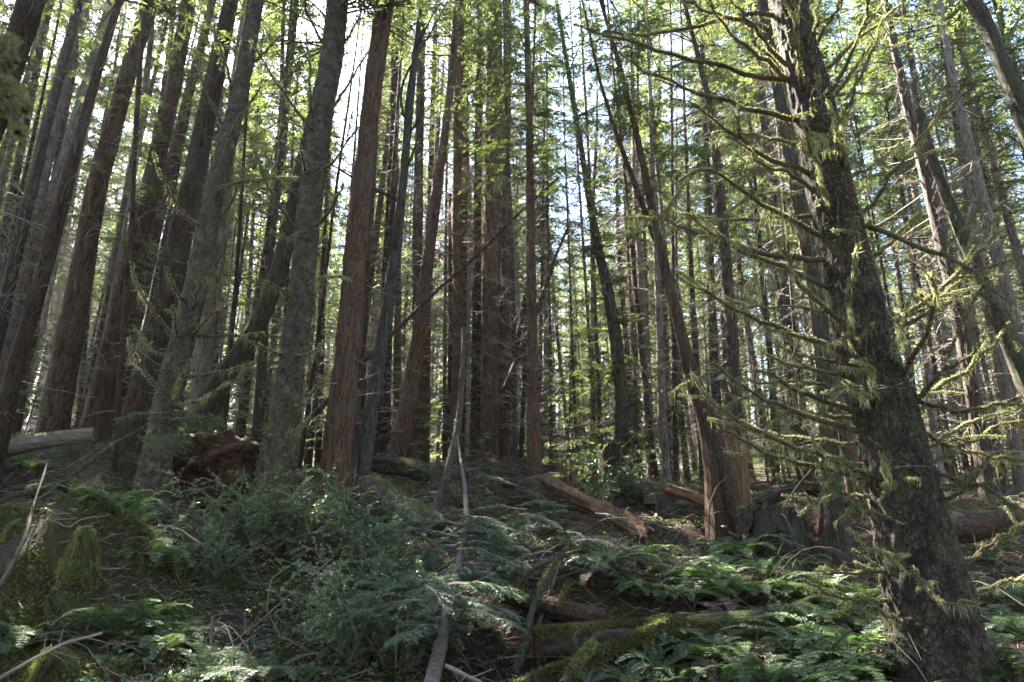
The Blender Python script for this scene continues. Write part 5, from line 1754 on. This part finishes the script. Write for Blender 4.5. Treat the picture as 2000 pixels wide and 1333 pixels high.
for lab, cx, cy_, Yc, n, sx, sy in regions:
    b0 = at(cx, cy_, Yc)[0]
    rt = thing("hemlock_bough", lab, "hemlock bough", b0, group="flat green hemlock sprays")
    spec = []
    for _ in range(n):
        a = float(R(0, 6.28))
        px_, py_ = cx + float(R(-sx, sx)), cy_ + float(R(-sy, sy))
        gp = ground_hit(px_, py_ + 30)
        spec.append((px_, py_, min(Yc + float(R(-.8, .8)), gp[1]), math.cos(a), math.sin(a) * .6, float(R(0, .3)), float(R(.35, .85))))
    add_boughs(rt, b0, spec, nspr=20, nb=8, bl=.08, bw=.011, spr=.26, droop=.3)

# blurred mossy branch tip close to the lens
rt = thing("mossy_twig", "out of focus mossy branch tip hanging in at the picture edge", "mossy branch", at(-40, 120, 1.3)[0])
b0 = np.array(rt.location)
for pts in ([(-60, 60), (-10, 110), (12, 150), (28, 180), (42, 205)], [(-40, 130), (-5, 100), (15, 95), (24, 105)], [(-20, 130), (0, 190), (15, 220), (30, 250)]):
    mossy_limb(rt, b0, pts, 1.35, 1.25, .010, .006, 3000, 200, .03, side=0, blade=.011)

# ------------------------------------------------------------------ loose ground cover
rng = np.random.default_rng(99)


def scatter(n, y0=4.5, y1=19, wide=.85, pw=1.0):
    y = y0 + (y1 - y0) * R(0, 1, n) ** pw
    x = R(-1, 1, n) * (y * wide + .5)
    return x, y


def gnorm(x, y):
    e = .03
    return nrm(np.stack([-(gh(x + e, y) - gh(x - e, y)) / (2 * e), -(gh(x, y + e) - gh(x, y - e)) / (2 * e), np.ones(len(x))], 1))


# fallen sticks
n = 9000
x, y = scatter(n, pw=.9)
z = gh(x, y)
az = R(0, 2 * math.pi, n)
L = R(.08, .55, n) * R(.4, 1.3, n)
t = np.linspace(-.5, .5, 5)
slope = R(-.25, .45, n)
P = np.stack([x[:, None] + np.cos(az)[:, None] * L[:, None] * t, y[:, None] + np.sin(az)[:, None] * L[:, None] * t, z[:, None] + L[:, None] * t * slope[:, None] + .02 + .25 * L[:, None] * np.abs(slope)[:, None]], -1)
P += rng.normal(0, .05, P.shape) * L[:, None, None]
o = MB().add(*tubes(P, (R(.003, .009, n)[:, None] * (1 - .5 * np.abs(t))[None]), 3)).obj("fallen_twigs", M['twig'])
tag(o, "loose dead twigs strewn over the forest floor", "twigs", kind="stuff")
# flakes
n = 110000
x, y = scatter(n, pw=.8)
z = gh(x, y)
gn = gnorm(x, y)
d = unit(n)
d = d - gn * np.sum(d * gn, 1)[:, None] * .7
V, Fc = diamonds(np.stack([x, y, z], 1) + gn * R(.004, .03, n)[:, None], d, gn + rng.normal(0, .5, (n, 3)), R(.02, .09, n), R(.006, .02, n))
tag(MB().add(V, Fc).obj("leaf_litter", M['litter'], smooth=False), "brown dead needles and bark flakes covering the ground", "leaf litter", kind="stuff")
# ground moss
n = 230000
x, y = scatter(n, 4.8, 14, pw=.9)
y[:140000] = R(5.2, 10.5, 140000)
x[:140000] = -y[:140000] * R(.3, .8, 140000)
lf = sst((-x / y - .34) / .12) * (y < 10.5)
mk_ = fbm(x * .55, y * .55, 0, 71, 3) * (1 - .8 * lf) + .75 * fbm(x * 1.8, y * 1.8, 0, 72, 2) * lf + .85 * lf + .15 * ((x > .3) & (y < 8)) > .42
x, y = x[mk_], y[mk_]
n = len(x)
z = gh(x, y)
cu = np.clip(vn(x * 5, y * 5, 0, 17), 0, 1) * .05 + np.clip(vn(x * 11, y * 11, 0, 18), 0, 1) * .03
gn = gnorm(x, y)
p = np.stack([x, y, z], 1) + gn * (cu + R(0, .02, n))[:, None]
q = p + nrm(gn + unit(n) * .8 - np.array([0, 0, .3])) * R(.012, .05, n)[:, None]
tag(MB().add(*tris(p, q, nrm(np.cross(q - p, unit(n))) * .009)).obj("ground_moss", M['moss_green'], smooth=False), "green moss carpet patches on the forest floor", "moss", kind="stuff")
# small leafy plants
n = 3600
x, y = scatter(n, 5, 18, pw=.9)
kp = (fbm(x * .5, y * .5, 5, 81, 2) > -.25)
x, y = x[kp], y[kp]
xe = R(-.62, -.12, 900)
ye = R(5.2, 8.5, 900)
x, y = np.concatenate([x, xe * ye]), np.concatenate([y, ye])
n = len(x)
z = gh(x, y)
k = 7
az = R(0, 6.28, (n, k))
d = np.stack([np.cos(az), np.sin(az), R(.2, 1.0, (n, k))], -1).reshape(-1, 3)
p = np.repeat(np.stack([x, y, z], 1), k, 0) + nrm(d) * R(.01, .1, n * k)[:, None] + np.array([0, 0, .03])
V, Fc = diamonds(p, d, np.array([0, 0, 1.]) + rng.normal(0, .3, d.shape), R(.03, .075, n * k), R(.015, .035, n * k), .2)
tag(MB().add(V, Fc).obj("undergrowth", M['shrubleaf'], smooth=False), "small leafy seedlings scattered low over the forest floor", "undergrowth", kind="stuff")
# hemlock seedlings / sprays carpet along the crest
n = 520
x, y = scatter(n, 9, 24, .85)
z = gh(x, y)
a = R(0, 6.28, n)
V, Fc = sprays(np.stack([x, y, z + R(.02, .35, n)], 1), np.stack([np.cos(a), np.sin(a), R(-.1, .5, n)], 1), R(.2, .45, n), 8, .09, .016)
tag(MB().add(V, Fc).obj("seedling_carpet", M['hemlock'], smooth=False), "low carpet of conifer seedlings along the crest of the slope", "undergrowth", kind="stuff")
# thin tangle of canes and vines in the middle slope
n = 420
px_ = R(380, 1500, n)
x, y = scatter(n, 5.6, 13, .55)
z = gh(x, y)
az = R(0, 6.28, n)
L = R(.4, 1.5, n)
t = np.linspace(0, 1, 9)
P = np.stack([x[:, None] + np.cos(az)[:, None] * L[:, None] * t, y[:, None] + np.sin(az)[:, None] * L[:, None] * t, z[:, None] - .05 + L[:, None] * (R(.5, 1.8, n)[:, None] * t * (1 - t) + R(-.1, .3, n)[:, None] * t)], -1)
P += np.cumsum(rng.normal(0, .012, P.shape), 1)
o = MB().add(*tubes(P, R(.002, .006, n)[:, None] * np.ones((1, 9)), 3)).obj("vine_tangle", M['twig_dark'])
tag(o, "tangle of thin bare arching canes over the slope", "vines", kind="stuff")

# far wood closing the view, one mass
rng = np.random.default_rng(123)
n = 620
y = R(72, 135, n)
x = R(-1, 1, n) * (y * .95 + 5)
z = gh(x, y, False)
hh = R(16, 30, n)
t = np.linspace(0, 1, 6)
P = np.stack([x[:, None] + .3 * t, y[:, None] + 0 * t, z[:, None] - .5 + hh[:, None] * t], -1)
mbf = MB().add(*tubes(P, (.25 * (1 - .9 * t))[None] * R(.6, 1.3, n)[:, None], 5), 1)
k = 230
bi = np.repeat(np.arange(n), k)
u = R(.04, 1, n * k)
az = R(0, 6.28, n * k)
rad = 3.6 * (1.02 - u) * R(.3, 1, n * k) + .2
c = np.stack([x[bi] + np.cos(az) * rad, y[bi] + np.sin(az) * rad, z[bi] + hh[bi] * u], 1)
d = np.stack([np.cos(az), np.sin(az), R(-.6, .2, n * k)], 1) + unit(n * k) * .5
V, Fc = diamonds(c, d, np.array([0, 0, 1.]) + rng.normal(0, .5, d.shape), R(.5, 1.3, n * k), R(.12, .3, n * k), .2)
mbf.add(V, Fc, 0)
tag(mbf.obj("distant_forest", [M['leaf'], M['far']], smooth=False), "hazy mass of far conifers closing the view between the trunks", "forest", kind="stuff")

# the moist air between the trees
hz = bpy.data.materials.new("haze")
hz.use_nodes = True
t_ = hz.node_tree
t_.nodes.clear()
pv = t_.nodes.new("ShaderNodeVolumePrincipled")
pv.inputs["Color"].default_value = (.93, .97, 1, 1)
pv.inputs["Density"].default_value = HAZE
pv.inputs["Anisotropy"].default_value = .35
oo = t_.nodes.new("ShaderNodeOutputMaterial")
t_.links.new(pv.outputs[0], oo.inputs["Volume"])
Vb = np.array([[x_, y_, z_] for x_ in (-262, 262) for y_ in (-42, 302) for z_ in (-4, 66)], float)
Fb = np.array([[0, 1, 3, 2], [4, 6, 7, 5], [0, 4, 5, 1], [2, 3, 7, 6], [0, 2, 6, 4], [1, 5, 7, 3]])
tag(MB().add(Vb, Fb).obj("haze", hz, smooth=False), "thin bright haze in the air between the trees", "haze", kind="stuff")
